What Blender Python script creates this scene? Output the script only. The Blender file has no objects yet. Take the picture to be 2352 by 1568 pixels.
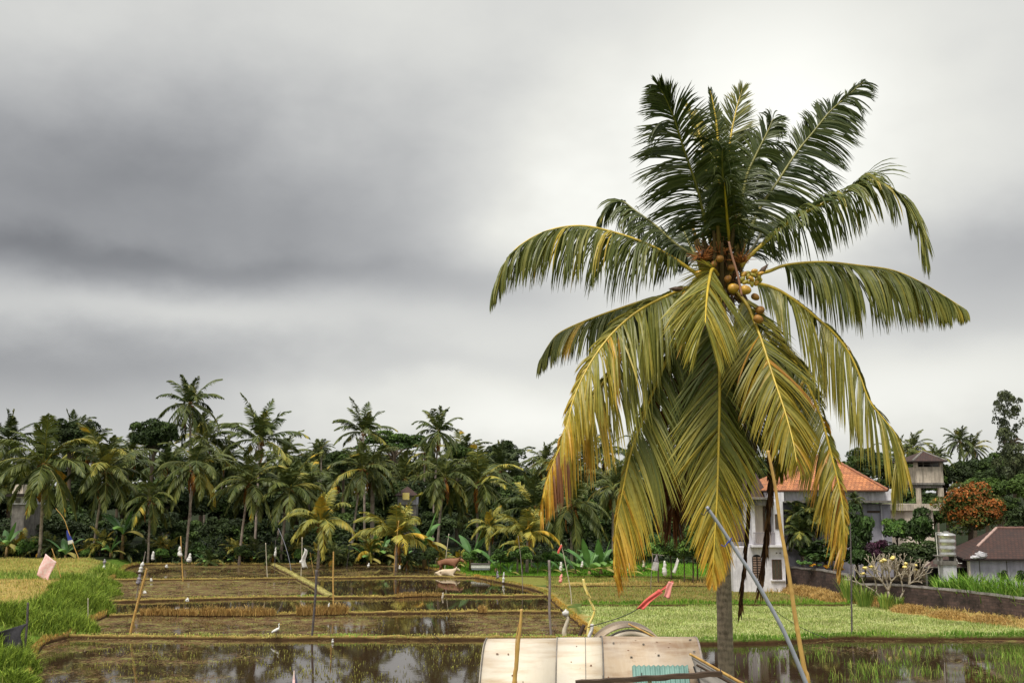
import bpy, math, random
import numpy as np
from mathutils import Vector
random.seed(7); RNG = np.random.default_rng(7)
SC = bpy.context.scene; COL = SC.collection
R = math.radians
# ------------------------------------------------------------------ camera
F, HZ, CX, CY, CAMH = 2287.0, 1130.0, 1176.0, 784.0, 8.0
PITCH = math.atan((HZ-CY)/F)
cd = bpy.data.cameras.new('camera'); cam = bpy.data.objects.new('camera', cd); COL.objects.link(cam)
cd.lens = 35.0; cd.sensor_width = 36.0; cd.clip_end = 6000; cd.clip_start = 0.1
cam.location = (0, 0, CAMH); cam.rotation_euler = (R(90)+PITCH, 0, 0); SC.camera = cam
cp, sp = math.cos(PITCH), math.sin(PITCH)
def ray(x, y):
    a = (x-CX)/F; b = (CY-y)/F
    return np.array([a, cp-b*sp, sp+b*cp])
def P(x, y, D):
    d = ray(x, y); return np.array([0, 0, CAMH]) + d*(D/d[1])
def G(x, y, z=0.0):
    d = ray(x, y); return np.array([0, 0, CAMH]) + d*((z-CAMH)/d[2])
def WX(x, D): return P(x, HZ, D)[0]
def WZ(y, D): return P(CX, y, D)[2]
# ------------------------------------------------------------------ mesh building
class MB:
    def __init__(s): s.v=[]; s.f=[]; s.c=[]; s.n=0; s.uv={}
    def add(s, v, f, c=None):
        v = np.asarray(v, float).reshape(-1, 3); f = [list(q) for q in f] if not isinstance(f, np.ndarray) else f
        if c is None: c = (.5, .5, .5)
        c = np.asarray(c, float)
        if c.ndim == 1: c = np.tile(c, (len(v), 1))
        s.v.append(v); s.c.append(c); s.f.append((f, s.n)); s.n += len(v)
        return s
    def build(s, name, mat, parent=None, smooth=False, col=False):
        v = np.vstack(s.v) if s.v else np.zeros((0, 3))
        loops=[]; starts=[]; tot=0
        for f, off in s.f:
            if isinstance(f, np.ndarray):
                k = f.shape[1]; loops.append((f+off).ravel()); starts.append(tot+np.arange(len(f))*k); tot += f.size
            else:
                for q in f:
                    loops.append(np.array(q)+off); starts.append(np.array([tot])); tot += len(q)
        me = bpy.data.meshes.new(name)
        L = np.concatenate(loops).astype(np.int32); S_ = np.concatenate(starts).astype(np.int32)
        me.vertices.add(len(v)); me.vertices.foreach_set('co', v.astype(np.float32).ravel())
        me.loops.add(len(L)); me.loops.foreach_set('vertex_index', L)
        me.polygons.add(len(S_)); me.polygons.foreach_set('loop_start', S_)
        me.update(calc_edges=True)
        if col:
            ca = me.color_attributes.new('Col', 'FLOAT_COLOR', 'POINT')
            c = np.vstack(s.c); ca.data.foreach_set('color', np.hstack([c, np.ones((len(c), 1))]).astype(np.float32).ravel())
        me.polygons.foreach_set('use_smooth', np.full(len(S_), bool(smooth)))
        me.materials.append(mat)
        o = bpy.data.objects.new(name, me); COL.objects.link(o)
        if parent is not None: o.parent = parent
        return o
def nrm(a): return a/np.maximum(np.linalg.norm(a, axis=-1, keepdims=True), 1e-9)
def box(mb, lo, hi, c=None):
    x0,y0,z0 = lo; x1,y1,z1 = hi
    v = [(x0,y0,z0),(x1,y0,z0),(x1,y1,z0),(x0,y1,z0),(x0,y0,z1),(x1,y0,z1),(x1,y1,z1),(x0,y1,z1)]
    return mb.add(v, [(0,3,2,1),(4,5,6,7),(0,1,5,4),(1,2,6,5),(2,3,7,6),(3,0,4,7)], c)
def pbox(mb, x0, y0, x1, y1, D, depth, c=None):
    """real box whose front face stands at depth D"""
    return box(mb, (WX(x0, D), D, WZ(y1, D)), (WX(x1, D), D+depth, WZ(y0, D)), c)
def tube(mb, pts, rad, ns=8, c=None, cap=True):
    pts = np.asarray(pts, float); n = len(pts)
    rad = np.full(n, rad) if np.isscalar(rad) else np.asarray(rad, float)
    T = nrm(np.gradient(pts, axis=0))
    ref = np.array([0, 0, 1.]) if abs(T[0][2]) < .9 else np.array([1., 0, 0])
    U = nrm(np.cross(T[0], ref)); rings = []
    for i in range(n):
        U = nrm(U - T[i]*np.dot(U, T[i])); V = np.cross(T[i], U)
        a = np.arange(ns)*2*math.pi/ns
        rings.append(pts[i] + rad[i]*(np.outer(np.cos(a), U)+np.outer(np.sin(a), V)))
    v = np.vstack(rings); f = []
    for i in range(n-1):
        for k in range(ns):
            k2 = (k+1) % ns; f.append((i*ns+k, i*ns+k2, (i+1)*ns+k2, (i+1)*ns+k))
    if cap:
        f.append(tuple(range(ns-1, -1, -1))); f.append(tuple((n-1)*ns+k for k in range(ns)))
    if c is not None and np.asarray(c).ndim == 2: c = np.repeat(np.asarray(c), ns, axis=0)
    return mb.add(v, f, c)
def ell(mb, cen, r, c=None, nu=12, nv=8, jit=0, rng=None):
    v = []; r = np.array(r if hasattr(r, '__len__') else (r, r, r), float)
    for j in range(nv+1):
        ph = math.pi*j/nv
        for i in range(nu):
            th = 2*math.pi*i/nu
            k = 1 + (rng.normal()*jit if jit else 0)
            v.append(np.array(cen)+r*k*np.array([math.sin(ph)*math.cos(th), math.sin(ph)*math.sin(th), math.cos(ph)]))
    f = [(j*nu+i, (j+1)*nu+i, (j+1)*nu+(i+1) % nu, j*nu+(i+1) % nu) for j in range(nv) for i in range(nu)]
    return mb.add(v, f, c)
def catmull(pts, m=12):
    pts = np.asarray(pts, float); p = np.vstack([2*pts[0]-pts[1], pts, 2*pts[-1]-pts[-2]]); out = []
    for i in range(1, len(p)-2):
        for t in np.linspace(0, 1, m, endpoint=False):
            out.append(.5*((2*p[i])+(-p[i-1]+p[i+1])*t+(2*p[i-1]-5*p[i]+4*p[i+1]-p[i+2])*t*t+(-p[i-1]+3*p[i]-3*p[i+1]+p[i+2])*t**3))
    out.append(p[-2]); return np.array(out)
def tag(o, label=None, cat=None, group=None, kind=None):
    if label: o['label'] = label
    if cat: o['category'] = cat
    if group: o['group'] = group
    if kind: o['kind'] = kind
    return o
def thing(name, label, cat, loc=(0, 0, 0), group=None):
    o = bpy.data.objects.new(name, None); COL.objects.link(o); o.location = [float(q) for q in loc]
    o.empty_display_size = .2
    return tag(o, label, cat, group)
def put(o, mesh, parent, name, loc=(0, 0, 0), scale=(1, 1, 1), rz=0):
    c = bpy.data.objects.new(name, mesh); COL.objects.link(c); c.parent = parent
    c.location = loc; c.scale = scale; c.rotation_euler = (0, 0, rz); return c
# ------------------------------------------------------------------ materials
class NT:
    def __init__(s, name):
        s.m = bpy.data.materials.new(name); s.m.use_nodes = True; s.t = s.m.node_tree; s.t.nodes.clear()
        s.out = s.n('ShaderNodeOutputMaterial')
    def n(s, typ, **kw):
        nd = s.t.nodes.new(typ)
        for k, v in kw.items():
            if k in nd.inputs: nd.inputs[k].default_value = v
            else: setattr(nd, k, v)
        return nd
    def l(s, a, b): s.t.links.new(a, b)
    def noise(s, vec, scale, detail=4, rough=.55, dist=0):
        nd = s.n('ShaderNodeTexNoise'); nd.inputs['Scale'].default_value = scale; nd.inputs['Detail'].default_value = detail
        nd.inputs['Roughness'].default_value = rough; nd.inputs['Distortion'].default_value = dist
        if vec is not None: s.l(vec, nd.inputs['Vector'])
        return nd.outputs['Fac']
    def ramp(s, fac, stops):
        nd = s.n('ShaderNodeValToRGB'); e = nd.color_ramp.elements
        while len(e) > 1: e.remove(e[-1])
        for i, (p, c) in enumerate(stops):
            if i == 0: e[0].position = p; el = e[0]
            else: el = e.new(p)
            if not hasattr(c, '__len__'): c = (c, c, c)
            el.color = (*c, 1)
        s.l(fac, nd.inputs['Fac']); return nd.outputs['Color']
    def math(s, op, a, b=None, clamp=False):
        nd = s.n('ShaderNodeMath', operation=op, use_clamp=clamp)
        for i, q in enumerate((a, b)):
            if q is None: continue
            if isinstance(q, (int, float)): nd.inputs[i].default_value = q
            else: s.l(q, nd.inputs[i])
        return nd.outputs[0]
    def mix(s, fac, a, b, typ='MIX'):
        nd = s.n('ShaderNodeMix', data_type='RGBA', blend_type=typ)
        for k, q in ((0, fac), (6, a), (7, b)):
            if isinstance(q, (int, float)): nd.inputs[k].default_value = q
            elif isinstance(q, tuple): nd.inputs[k].default_value = (*q, 1)
            else: s.l(q, nd.inputs[k])
        return nd.outputs[2]
    def mapv(s, vec, scale=(1, 1, 1), rot=(0, 0, 0)):
        nd = s.n('ShaderNodeMapping'); nd.inputs['Scale'].default_value = scale; nd.inputs['Rotation'].default_value = rot
        s.l(vec, nd.inputs['Vector']); return nd.outputs[0]
    def bump(s, h, strength=.3, dist=.02):
        nd = s.n('ShaderNodeBump'); nd.inputs['Strength'].default_value = strength; nd.inputs['Distance'].default_value = dist
        s.l(h, nd.inputs['Height']); return nd.outputs[0]
    def prin(s, color, rough=.7, normal=None, metal=0, ior=None, spec=None):
        nd = s.n('ShaderNodeBsdfPrincipled')
        if isinstance(color, tuple): nd.inputs['Base Color'].default_value = (*color, 1)
        else: s.l(color, nd.inputs['Base Color'])
        if isinstance(rough, (int, float)): nd.inputs['Roughness'].default_value = rough
        else: s.l(rough, nd.inputs['Roughness'])
        nd.inputs['Metallic'].default_value = metal
        if ior: nd.inputs['IOR'].default_value = ior
        if spec is not None: nd.inputs['Specular IOR Level'].default_value = spec
        if normal is not None: s.l(normal, nd.inputs['Normal'])
        return nd.outputs[0]
    def done(s, sh): s.l(sh, s.out.inputs['Surface']); return s.m
def plain(name, c1, c2=None, scale=3, rough=.75, bump=.15, metal=0, stretch=(1, 1, 1), bd=.02):
    t = NT(name); tc = t.n('ShaderNodeTexCoord').outputs['Object']
    v = t.mapv(tc, stretch); nz = t.noise(v, scale, 6, .62)
    c2 = c2 or tuple(q*.6 for q in c1)
    col = t.ramp(nz, [(.3, c2), (.62, c1)])
    return t.done(t.prin(col, rough, t.bump(nz, bump, bd), metal))
def vcol(name, rough=.5, trans=.2, nscale=9, spec=.35, var=.35):
    """vegetation: colour comes from the mesh's own colour layer"""
    t = NT(name); a = t.n('ShaderNodeAttribute', attribute_name='Col')
    geo = t.n('ShaderNodeNewGeometry'); nz = t.noise(geo.outputs['Position'], nscale, 3)
    oi = t.n('ShaderNodeObjectInfo').outputs['Random']
    k = t.math('MULTIPLY', t.math('ADD', t.math('MULTIPLY', nz, var*2), 1-var), t.math('ADD', t.math('MULTIPLY', oi, .3), .85))
    kk = t.n('ShaderNodeCombineColor'); [t.l(k, kk.inputs[i]) for i in range(3)]
    col = t.mix(1.0, a.outputs['Color'], kk.outputs[0], 'MULTIPLY')
    p = t.prin(col, rough, spec=spec)
    if trans > 0:
        tr = t.n('ShaderNodeBsdfTranslucent'); t.l(col, tr.inputs['Color'])
        mx = t.n('ShaderNodeMixShader'); mx.inputs[0].default_value = trans
        t.l(p, mx.inputs[1]); t.l(tr.outputs[0], mx.inputs[2]); p = mx.outputs[0]
    return t.done(p)
M = {}
M['frond'] = vcol('frond_leaf', .45, .25, 14, .4, .35)
M['farfrond'] = vcol('far_frond_leaf', .5, .12, 1.2, .28, .35)
M['leaf'] = vcol('tree_leaf', .6, .1, .8, .25, .4)
M['grass'] = vcol('grass_blade', .7, .2, 1.5, .15, .35)
M['rachis'] = plain('frond_midrib', (.66, .47, .05), (.42, .30, .04), 5, .4, .05)
def trunk_mat(name, c1, c2):
    t = NT(name); tc = t.n('ShaderNodeTexCoord').outputs['Object']
    w = t.n('ShaderNodeTexWave', bands_direction='Z'); w.inputs['Scale'].default_value = 2.6
    w.inputs['Distortion'].default_value = 2.5; w.inputs['Detail'].default_value = 3; w.inputs['Detail Scale'].default_value = 2.5
    t.l(tc, w.inputs['Vector'])
    nz = t.noise(tc, 9, 8, .75); nb = t.noise(t.mapv(tc, (1, 1, .35)), 22, 5, .7); nl = t.noise(tc, 1.3, 3)
    h = t.math('ADD', t.math('MULTIPLY', w.outputs['Fac'], .12), t.math('ADD', t.math('MULTIPLY', nz, .9), t.math('MULTIPLY', nb, .7)))
    h2 = t.math('MULTIPLY', h, .6)
    col = t.ramp(h2, [(.38, c2), (.58, c1), (.78, tuple(min(1, q*1.7) for q in c1))])
    col = t.mix(t.math('MULTIPLY', t.math('SUBTRACT', nl, .45, True), 2.2, True), col, tuple(q*.55 for q in c1))
    return t.done(t.prin(col, .9, t.bump(h, .8, .03)))
M['trunk'] = trunk_mat('coconut_trunk', (.34, .265, .195), (.10, .075, .052))
M['fartrunk'] = plain('palm_trunk_far', (.42, .34, .28), (.16, .12, .10), 2.5, .9)
M['bark'] = plain('bark', (.12, .09, .06), (.05, .035, .02), 5, .95, .5)
M['coconut'] = plain('coconut_skin', (.66, .38, .05), (.34, .17, .03), 14, .38, .05)
M['greennut'] = plain('young_nut_skin', (.42, .34, .05), (.26, .22, .04), 14, .4, .05)
M['brownnut'] = plain('old_nut_skin', (.42, .20, .035), (.18, .07, .02), 14, .6, .1)
M['flower'] = plain('palm_flower', (.55, .22, .06), (.3, .09, .03), 10, .7)
M['dead'] = vcol('dead_frond', .85, .05, 14, .1)
M['bamboo'] = plain('dry_bamboo', (.62, .38, .11), (.36, .2, .06), 4, .5, .1, stretch=(3, 3, .8))
M['darkpole'] = plain('weathered_pole', (.13, .11, .105), (.05, .04, .04), 6, .8)
M['greypole'] = plain('grey_wood_pole', (.30, .25, .22), (.14, .11, .1), 5, .85, .2, stretch=(3, 3, .6))
M['pipe'] = plain('grey_plastic_pipe', (.33, .34, .40), (.24, .245, .29), 2.2, .45, .03)
M['white'] = plain('white_plastic', (.74, .72, .68), (.5, .48, .46), 6, .6)
M['blue'] = plain('blue_cloth', (.03, .05, .32), (.02, .03, .2), 9, .8)
M['pinkmesh'] = plain('pink_sack', (.85, .68, .66), (.80, .36, .36), 5, .6)
M['red'] = plain('red_cloth', (.80, .16, .12), (.62, .08, .07), 4, .7)
M['pink'] = plain('pink_plastic', (.88, .36, .32), (.75, .25, .2), 4, .5)
M['yellow'] = plain('yellow_plastic', (.85, .72, .30), (.8, .6, .1), 4, .5)
M['net'] = plain('black_net', (.035, .032, .04), (.015, .014, .018), 12, .8)
M['wire'] = plain('dark_wire', (.03, .025, .03), (.02, .02, .02), 3, .6)
M['wood'] = plain('old_dark_wood', (.085, .05, .03), (.025, .014, .01), 7, .85, .4, stretch=(.4, 3, 3))
M['cream'] = plain('cream_straw', (.62, .55, .42), (.4, .34, .26), 4, .9)
M['cow'] = plain('brown_hide', (.25, .11, .05), (.16, .06, .03), 2, .7)
M['cowpale'] = plain('pale_hide', (.65, .53, .38), (.5, .38, .25), 2, .7)
M['birdw'] = plain('white_feathers', (.85, .84, .8), (.7, .7, .66), 8, .7)
M['birdo'] = plain('egret_beak', (.6, .35, .05), (.4, .2, .04), 8, .5)
def weathered(name, base, stain, streak, rough=.75, amt=.55):
    t = NT(name); tc = t.n('ShaderNodeTexCoord').outputs['Object']
    a = t.noise(tc, 1.3, 7, .65); b = t.noise(t.mapv(tc, (3.2, 3.2, .35)), 1.2, 6, .7); c = t.noise(tc, 12, 5, .7)
    col = t.mix(t.math('MULTIPLY', t.ramp(a, [(.40, 0), (.62, 1)]), amt), base, stain)
    col = t.mix(t.math('MULTIPLY', t.ramp(b, [(.46, 0), (.68, 1)]), amt), col, streak)
    col = t.mix(t.math('MULTIPLY', c, .22), col, tuple(q*.6 for q in base))
    return t.done(t.prin(col, rough, t.bump(c, .15, .02)))
M['plaster'] = weathered('grey_lilac_plaster', (.56, .54, .62), (.30, .29, .36), (.17, .155, .19))
M['plasterb'] = weathered('pale_plaster', (.76, .74, .78), (.42, .41, .46), (.22, .2, .22))
M['creamwall'] = weathered('cream_wall', (.80, .70, .60), (.62, .52, .42), (.4, .33, .28))
M['concrete'] = weathered('stained_concrete', (.62, .54, .44), (.40, .34, .27), (.10, .085, .07), .9, .8)
M['slab'] = weathered('mossy_slab', (.24, .22, .2), (.1, .09, .08), (.05, .045, .04), .9, .8)
M['black'] = plain('dark_opening', (.015, .012, .012), (.008, .008, .008), 3, .9)
M['brownwood'] = plain('brown_frame', (.11, .06, .035), (.05, .028, .018), 6, .6)
M['pane'] = plain('dusty_glass', (.09, .08, .06), (.05, .045, .04), 3, .15)
M['rail'] = plain('grey_railing', (.28, .25, .28), (.2, .18, .2), 5, .6)
def steel():
    t = NT('stainless_steel'); tc = t.n('ShaderNodeTexCoord').outputs['Object']
    n = t.noise(t.mapv(tc, (1, 1, 3)), 3, 4)
    return t.done(t.prin(t.ramp(n, [(.3, (.45, .43, .42)), (.7, (.75, .74, .72))]), .28, t.bump(n, .1, .02), .9))
M['steel'] = steel()
def tiles(name, c1, c2, moss, w=.26, h=.30, mossamt=.5):
    t = NT(name); uv = t.n('ShaderNodeUVMap').outputs[0]
    b = t.n('ShaderNodeTexBrick', offset=.5)
    b.inputs['Scale'].default_value = 1; b.inputs['Brick Width'].default_value = w; b.inputs['Row Height'].default_value = h
    b.inputs['Mortar Size'].default_value = .022; b.inputs['Mortar Smooth'].default_value = .3
    b.inputs['Color1'].default_value = (*c1, 1); b.inputs['Color2'].default_value = (*c2, 1)
    b.inputs['Mortar'].default_value = (*[q*.28 for q in c2], 1); t.l(uv, b.inputs['Vector'])
    n = t.noise(uv, .55, 6, .7); n2 = t.noise(uv, 5, 4, .7)
    m = t.math('MULTIPLY', t.ramp(n, [(.45, 0), (.68, 1)]), t.math('MULTIPLY', t.ramp(n2, [(.4, 0), (.6, 1)]), mossamt))
    col = t.mix(m, b.outputs['Color'], moss)
    return t.done(t.prin(col, .8, t.bump(b.outputs['Fac'], -.6, .05)))
M['tileo'] = tiles('orange_roof_tiles', (.56, .22, .085), (.34, .12, .05), (.08, .04, .03), .32, .36, 1.0)
M['tiler'] = tiles('old_brown_roof_tiles', (.065, .026, .018), (.038, .016, .013), (.03, .022, .02), .26, .30, .7)
def stone():
    t = NT('mossy_block_wall'); uv = t.n('ShaderNodeUVMap').outputs[0]
    b = t.n('ShaderNodeTexBrick'); b.inputs['Scale'].default_value = 1; b.inputs['Brick Width'].default_value = .42; b.inputs['Row Height'].default_value = .21
    b.inputs['Mortar Size'].default_value = .012; b.inputs['Color1'].default_value = (.13, .085, .075, 1)
    b.inputs['Color2'].default_value = (.075, .05, .045, 1); b.inputs['Mortar'].default_value = (.05, .038, .034, 1); t.l(uv, b.inputs['Vector'])
    n = t.noise(uv, .7, 8, .72); n2 = t.noise(uv, 3.5, 5, .7)
    c = t.mix(t.ramp(n, [(.42, 0), (.62, 1)]), b.outputs['Color'], (.022, .017, .015))
    c = t.mix(t.ramp(n2, [(.6, 0), (.72, .7)]), c, (.20, .16, .14))
    return t.done(t.prin(c, .95, t.bump(t.math('ADD', b.outputs['Fac'], n2), .5, .03)))
M['stone'] = stone()
def addmesh_uv(name, polys, mat, parent=None):
    """polys: list of (3D points, uv points)"""
    v=[]; f=[]; uvs=[]
    for pts, uv in polys:
        f.append(tuple(range(len(v), len(v)+len(pts)))); v += [tuple(map(float, p)) for p in pts]; uvs += list(uv)
    me = bpy.data.meshes.new(name); me.from_pydata(v, [], f); me.update()
    ul = me.uv_layers.new(name='UVMap'); ul.data.foreach_set('uv', np.array(uvs, np.float32).ravel())
    me.materials.append(mat); o = bpy.data.objects.new(name, me); COL.objects.link(o)
    if parent is not None: o.parent = parent
    return o
def face_uv(pts):
    """planar uv in metres: u horizontal along the face, v up the slope"""
    p = np.array(pts, float); n = nrm(np.cross(p[1]-p[0], p[2]-p[0]))
    u = np.cross([0, 0, 1.], n)
    if np.linalg.norm(u) < 1e-4: u = np.array([1., 0, 0])
    u = nrm(u); v = np.cross(n, u)
    return [(float(np.dot(q, u)), float(np.dot(q, v))) for q in p]
# ------------------------------------------------------------------ sky and light
def build_world():
    w = bpy.data.worlds.new('World'); SC.world = w; w.use_nodes = True; t = w.node_tree; t.nodes.clear()
    N = lambda typ, **k: [setattr(nd, a, b) or nd for nd in [t.nodes.new(typ)] for a, b in (k.items() or [('name', 'n')])][-1]
    def m(op, a, b=None, c=None):
        nd = t.nodes.new('ShaderNodeMath'); nd.operation = op
        for i, q in enumerate((a, b, c)):
            if q is None: continue
            if isinstance(q, (int, float)): nd.inputs[i].default_value = q
            else: t.links.new(q, nd.inputs[i])
        return nd.outputs[0]
    tc = t.nodes.new('ShaderNodeTexCoord').outputs['Generated']
    sx = t.nodes.new('ShaderNodeSeparateXYZ'); t.links.new(tc, sx.inputs[0])
    X, Y, Z = sx.outputs
    # cloud noise lives on the direction, drawn out sideways; it also bends the big cloud masses
    mp = t.nodes.new('ShaderNodeMapping'); mp.inputs['Scale'].default_value = (2.6, 2.6, 4.2); t.links.new(tc, mp.inputs[0])
    def noise(scale, det, ro, off):
        mm = t.nodes.new('ShaderNodeMapping'); mm.inputs['Location'].default_value = off; t.links.new(mp.outputs[0], mm.inputs[0])
        nz = t.nodes.new('ShaderNodeTexNoise'); nz.inputs['Scale'].default_value = scale; nz.inputs['Detail'].default_value = det
        nz.inputs['Roughness'].default_value = ro; t.links.new(mm.outputs[0], nz.inputs[0]); return nz.outputs['Fac']
    n1 = noise(1.3, 5, .5, (0, 0, 0)); n2 = noise(2.4, 6, .52, (3, 7, 1)); n3 = noise(.8, 3, .5, (11, 2, 5))
    az = m('ARCTAN2', X, Y); el = m('ARCSINE', Z)
    azw = m('ADD', az, m('MULTIPLY', m('SUBTRACT', n1, .5), .30)); elw = m('ADD', el, m('MULTIPLY', m('SUBTRACT', n2, .5), .07))
    def blob(px, py, wx, wy, amp):
        d = ray(px, py); d = d/np.linalg.norm(d); a0 = math.atan2(d[0], d[1]); e0 = math.asin(d[2])
        da = m('DIVIDE', m('SUBTRACT', azw, a0), wx/F); de = m('DIVIDE', m('SUBTRACT', elw, e0), wy/F)
        q = m('ADD', m('MULTIPLY', da, da), m('MULTIPLY', de, de))
        return m('MULTIPLY', m('EXPONENT', m('MULTIPLY', q, -1.0)), amp)
    B = [(-100, 470, 950, 270, -.30), (650, 420, 600, 240, -.16), (200, 300, 800, 170, -.05), (150, 600, 560, 60, -.10), (0, 760, 500, 90, -.04), (350, 700, 560, 55, .20), (250, 860, 700, 70, -.12),
         (250, 590, 600, 35, -.06), (1050, 790, 260, 55, .10), (930, 890, 330, 50, .14), (1150, 960, 460, 70, .28), (700, 950, 230, 45, -.04),
         (1250, 640, 420, 60, -.11), (1700, 330, 420, 330, .36), (1480, 480, 260, 150, .10), (2280, 600, 360, 130, -.24), (1900, 760, 800, 40, -.05),
         (2250, 900, 420, 110, .20), (1900, 180, 300, 160, .08), (0, 60, 500, 130, .0), (1000, 60, 600, 180, .03), (-50, 900, 700, 150, -.14)]
    v = None
    for b in B:
        o = blob(*b); v = o if v is None else m('ADD', v, o)
    v = m('ADD', v, SKY_BASE)
    v = m('ADD', v, m('MULTIPLY', m('SUBTRACT', n2, .5), .20)); v = m('ADD', v, m('MULTIPLY', m('SUBTRACT', n1, .5), .12))
    # an overcast sky is brightest overhead
    zen = m('MULTIPLY', m('SMOOTH_MAX', m('SUBTRACT', Z, .52), 0.0, .1), ZEN)
    v = m('ADD', v, zen); v = m('MAXIMUM', v, .05)
    # grey-blue in the dark parts, warm white in the bright ones
    cr = t.nodes.new('ShaderNodeValToRGB'); e = cr.color_ramp.elements
    e[0].position = .15; e[0].color = (.95, .975, 1.045, 1); e[1].position = .85; e[1].color = (1.0, 1.0, .94, 1)
    t.links.new(v, cr.inputs[0])
    vm = t.nodes.new('ShaderNodeVectorMath'); vm.operation = 'SCALE'; t.links.new(cr.outputs[0], vm.inputs[0]); t.links.new(v, vm.inputs['Scale'])
    sk = t.nodes.new('ShaderNodeTexSky'); sk.sky_type = 'NISHITA'; sk.sun_disc = False; sk.sun_elevation = R(SUN_EL); sk.sun_rotation = R(SUN_AZ)
    sk.air_density = 1; sk.dust_density = 3
    s2 = t.nodes.new('ShaderNodeVectorMath'); s2.operation = 'SCALE'; s2.inputs['Scale'].default_value = .08; t.links.new(sk.outputs[0], s2.inputs[0])
    mx = t.nodes.new('ShaderNodeMix'); mx.data_type = 'RGBA'; mx.inputs[0].default_value = .95
    t.links.new(s2.outputs[0], mx.inputs[6]); t.links.new(vm.outputs[0], mx.inputs[7])
    bg = t.nodes.new('ShaderNodeBackground'); t.links.new(mx.outputs[2], bg.inputs[0]); bg.inputs[1].default_value = 1
    out = t.nodes.new('ShaderNodeOutputWorld'); t.links.new(bg.outputs[0], out.inputs[0])
SUN_EL, SUN_AZ = 64, 205          # behind the camera and to its left
SKY_BASE, ZEN = .71, .9
build_world()
ld = bpy.data.lights.new('sun', 'SUN'); ld.energy = 3.6; ld.angle = R(20); ld.color = (1, .95, .86)
lo = bpy.data.objects.new('sun', ld); COL.objects.link(lo)
a = R(SUN_AZ); e_ = R(SUN_EL)
sdir = Vector((math.sin(a)*math.cos(e_), math.cos(a)*math.cos(e_), math.sin(e_)))
lo.rotation_euler = sdir.to_track_quat('Z', 'Y').to_euler(); lo.location = (-20, -10, 40)
SC.view_settings.view_transform = 'Standard'; SC.view_settings.look = 'None'; SC.view_settings.exposure = 0; SC.view_settings.gamma = 1
SC.render.engine = 'CYCLES'
SC.cycles.max_bounces = 6; SC.cycles.transparent_max_bounces = 4
# ------------------------------------------------------------------ terrain
LEFT = [(10, 1800), (38, 1640), (51, 1568), (63, 1550), (74, 1513), (81, 1495), (109, 1476), (163, 1462), (188, 1444), (229, 1420), (249, 1408), (236, 1393), (212, 1366), (224, 1356), (254, 1333), (290, 1305), (322, 1298)]
TOPB = [(322, 1298), (460, 1297), (600, 1297.5), (760, 1297), (893, 1297)]
RIGHT = [(893, 1297), (957, 1304), (1020, 1313), (1090, 1325), (1158, 1338), (1241, 1356), (1283, 1390), (1325, 1426), (1353, 1452), (1385, 1474)]
NEARB = [(1385, 1476), (1500, 1478), (1613, 1478), (1760, 1475), (1949, 1467), (2150, 1469), (2352, 1468), (2800, 1470), (3600, 1480)]
polyW = [G(*p)[:2] for p in LEFT + TOPB[1:] + RIGHT[1:] + NEARB] + [G(3600, 1800)[:2]]
polyW = np.array(polyW)
def inpoly(px, py, poly):
    ins = np.zeros(px.shape, bool); n = len(poly)
    for i in range(n):
        x1, y1 = poly[i][:2]; x2, y2 = poly[(i+1) % n][:2]
        c = ((y1 > py) != (y2 > py)) & (px < (x2-x1)*(py-y1)/((y2-y1) if y2 != y1 else 1e-9)+x1)
        ins ^= c
    return ins
def dpoly(px, py, poly, closed=True):
    d = np.full(px.shape, 1e9); n = len(poly)
    for i in range(n if closed else n-1):
        a = np.array(poly[i][:2]); b = np.array(poly[(i+1) % n][:2]); ab = b-a; L = max(np.dot(ab, ab), 1e-9)
        t = np.clip(((px-a[0])*ab[0]+(py-a[1])*ab[1])/L, 0, 1)
        d = np.minimum(d, np.hypot(px-a[0]-t*ab[0], py-a[1]-t*ab[1]))
    return d
def ss(x): x = np.clip(x, 0, 1); return x*x*(3-2*x)
_ph = RNG.uniform(0, 6.28, (8, 3)); _fr = RNG.uniform(.5, 1.5, (8, 2))*RNG.choice([-1, 1], (8, 2))
def wob(x, y, s=1.0):
    v = 0
    for i in range(8): v = v + np.sin(x*s*_fr[i, 0]+y*s*_fr[i, 1]+_ph[i, 0])/8**.5
    return v*.7
LW = np.array([G(*p)[:2] for p in LEFT]); LWs = LW[np.argsort(LW[:, 1])]
WALL = [(1797, 1351), (1886, 1362), (1957, 1375), (2066, 1389), (2200, 1403), (2352, 1422), (2700, 1466)]
WW = np.array([G(x, y, .12)[:2] for x, y in WALL]); 
def hfun(x, y):
    x = np.asarray(x, float); y = np.asarray(y, float)
    ins = inpoly(x, y, polyW); d = dpoly(x, y, polyW)
    h = np.where(ins, -.15*ss(d/.5), 0)
    out = .10*ss(d/.4)+.02*wob(x, y, 1.7)
    xl = np.interp(y, LWs[:, 1], LWs[:, 0])
    left = (x < xl+.5) & (~ins) & (y < 132)
    out = out + np.where(left, .85*ss(d/4.2)+.10*wob(x, y, .9)*ss(d/2)*(1-ss((d-4)/2)), 0)
    yw = np.interp(x, WW[:, 0], WW[:, 1]); beh = (x > WW[0, 0]-.3)
    out = out + np.where(beh, .85*ss((y-yw-.35)/.9), 0)
    h = np.where(ins, h, out)
    h = h + 3.0*ss((34-y)/9) + 5*ss((y-150)/200)
    return h
def proj(x, y, z):
    dx, dy, dz = x, y, z-CAMH
    b = dy*cp+dz*sp; u = -dy*sp+dz*cp
    return CX+F*dx/b, CY-F*u/b
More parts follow.
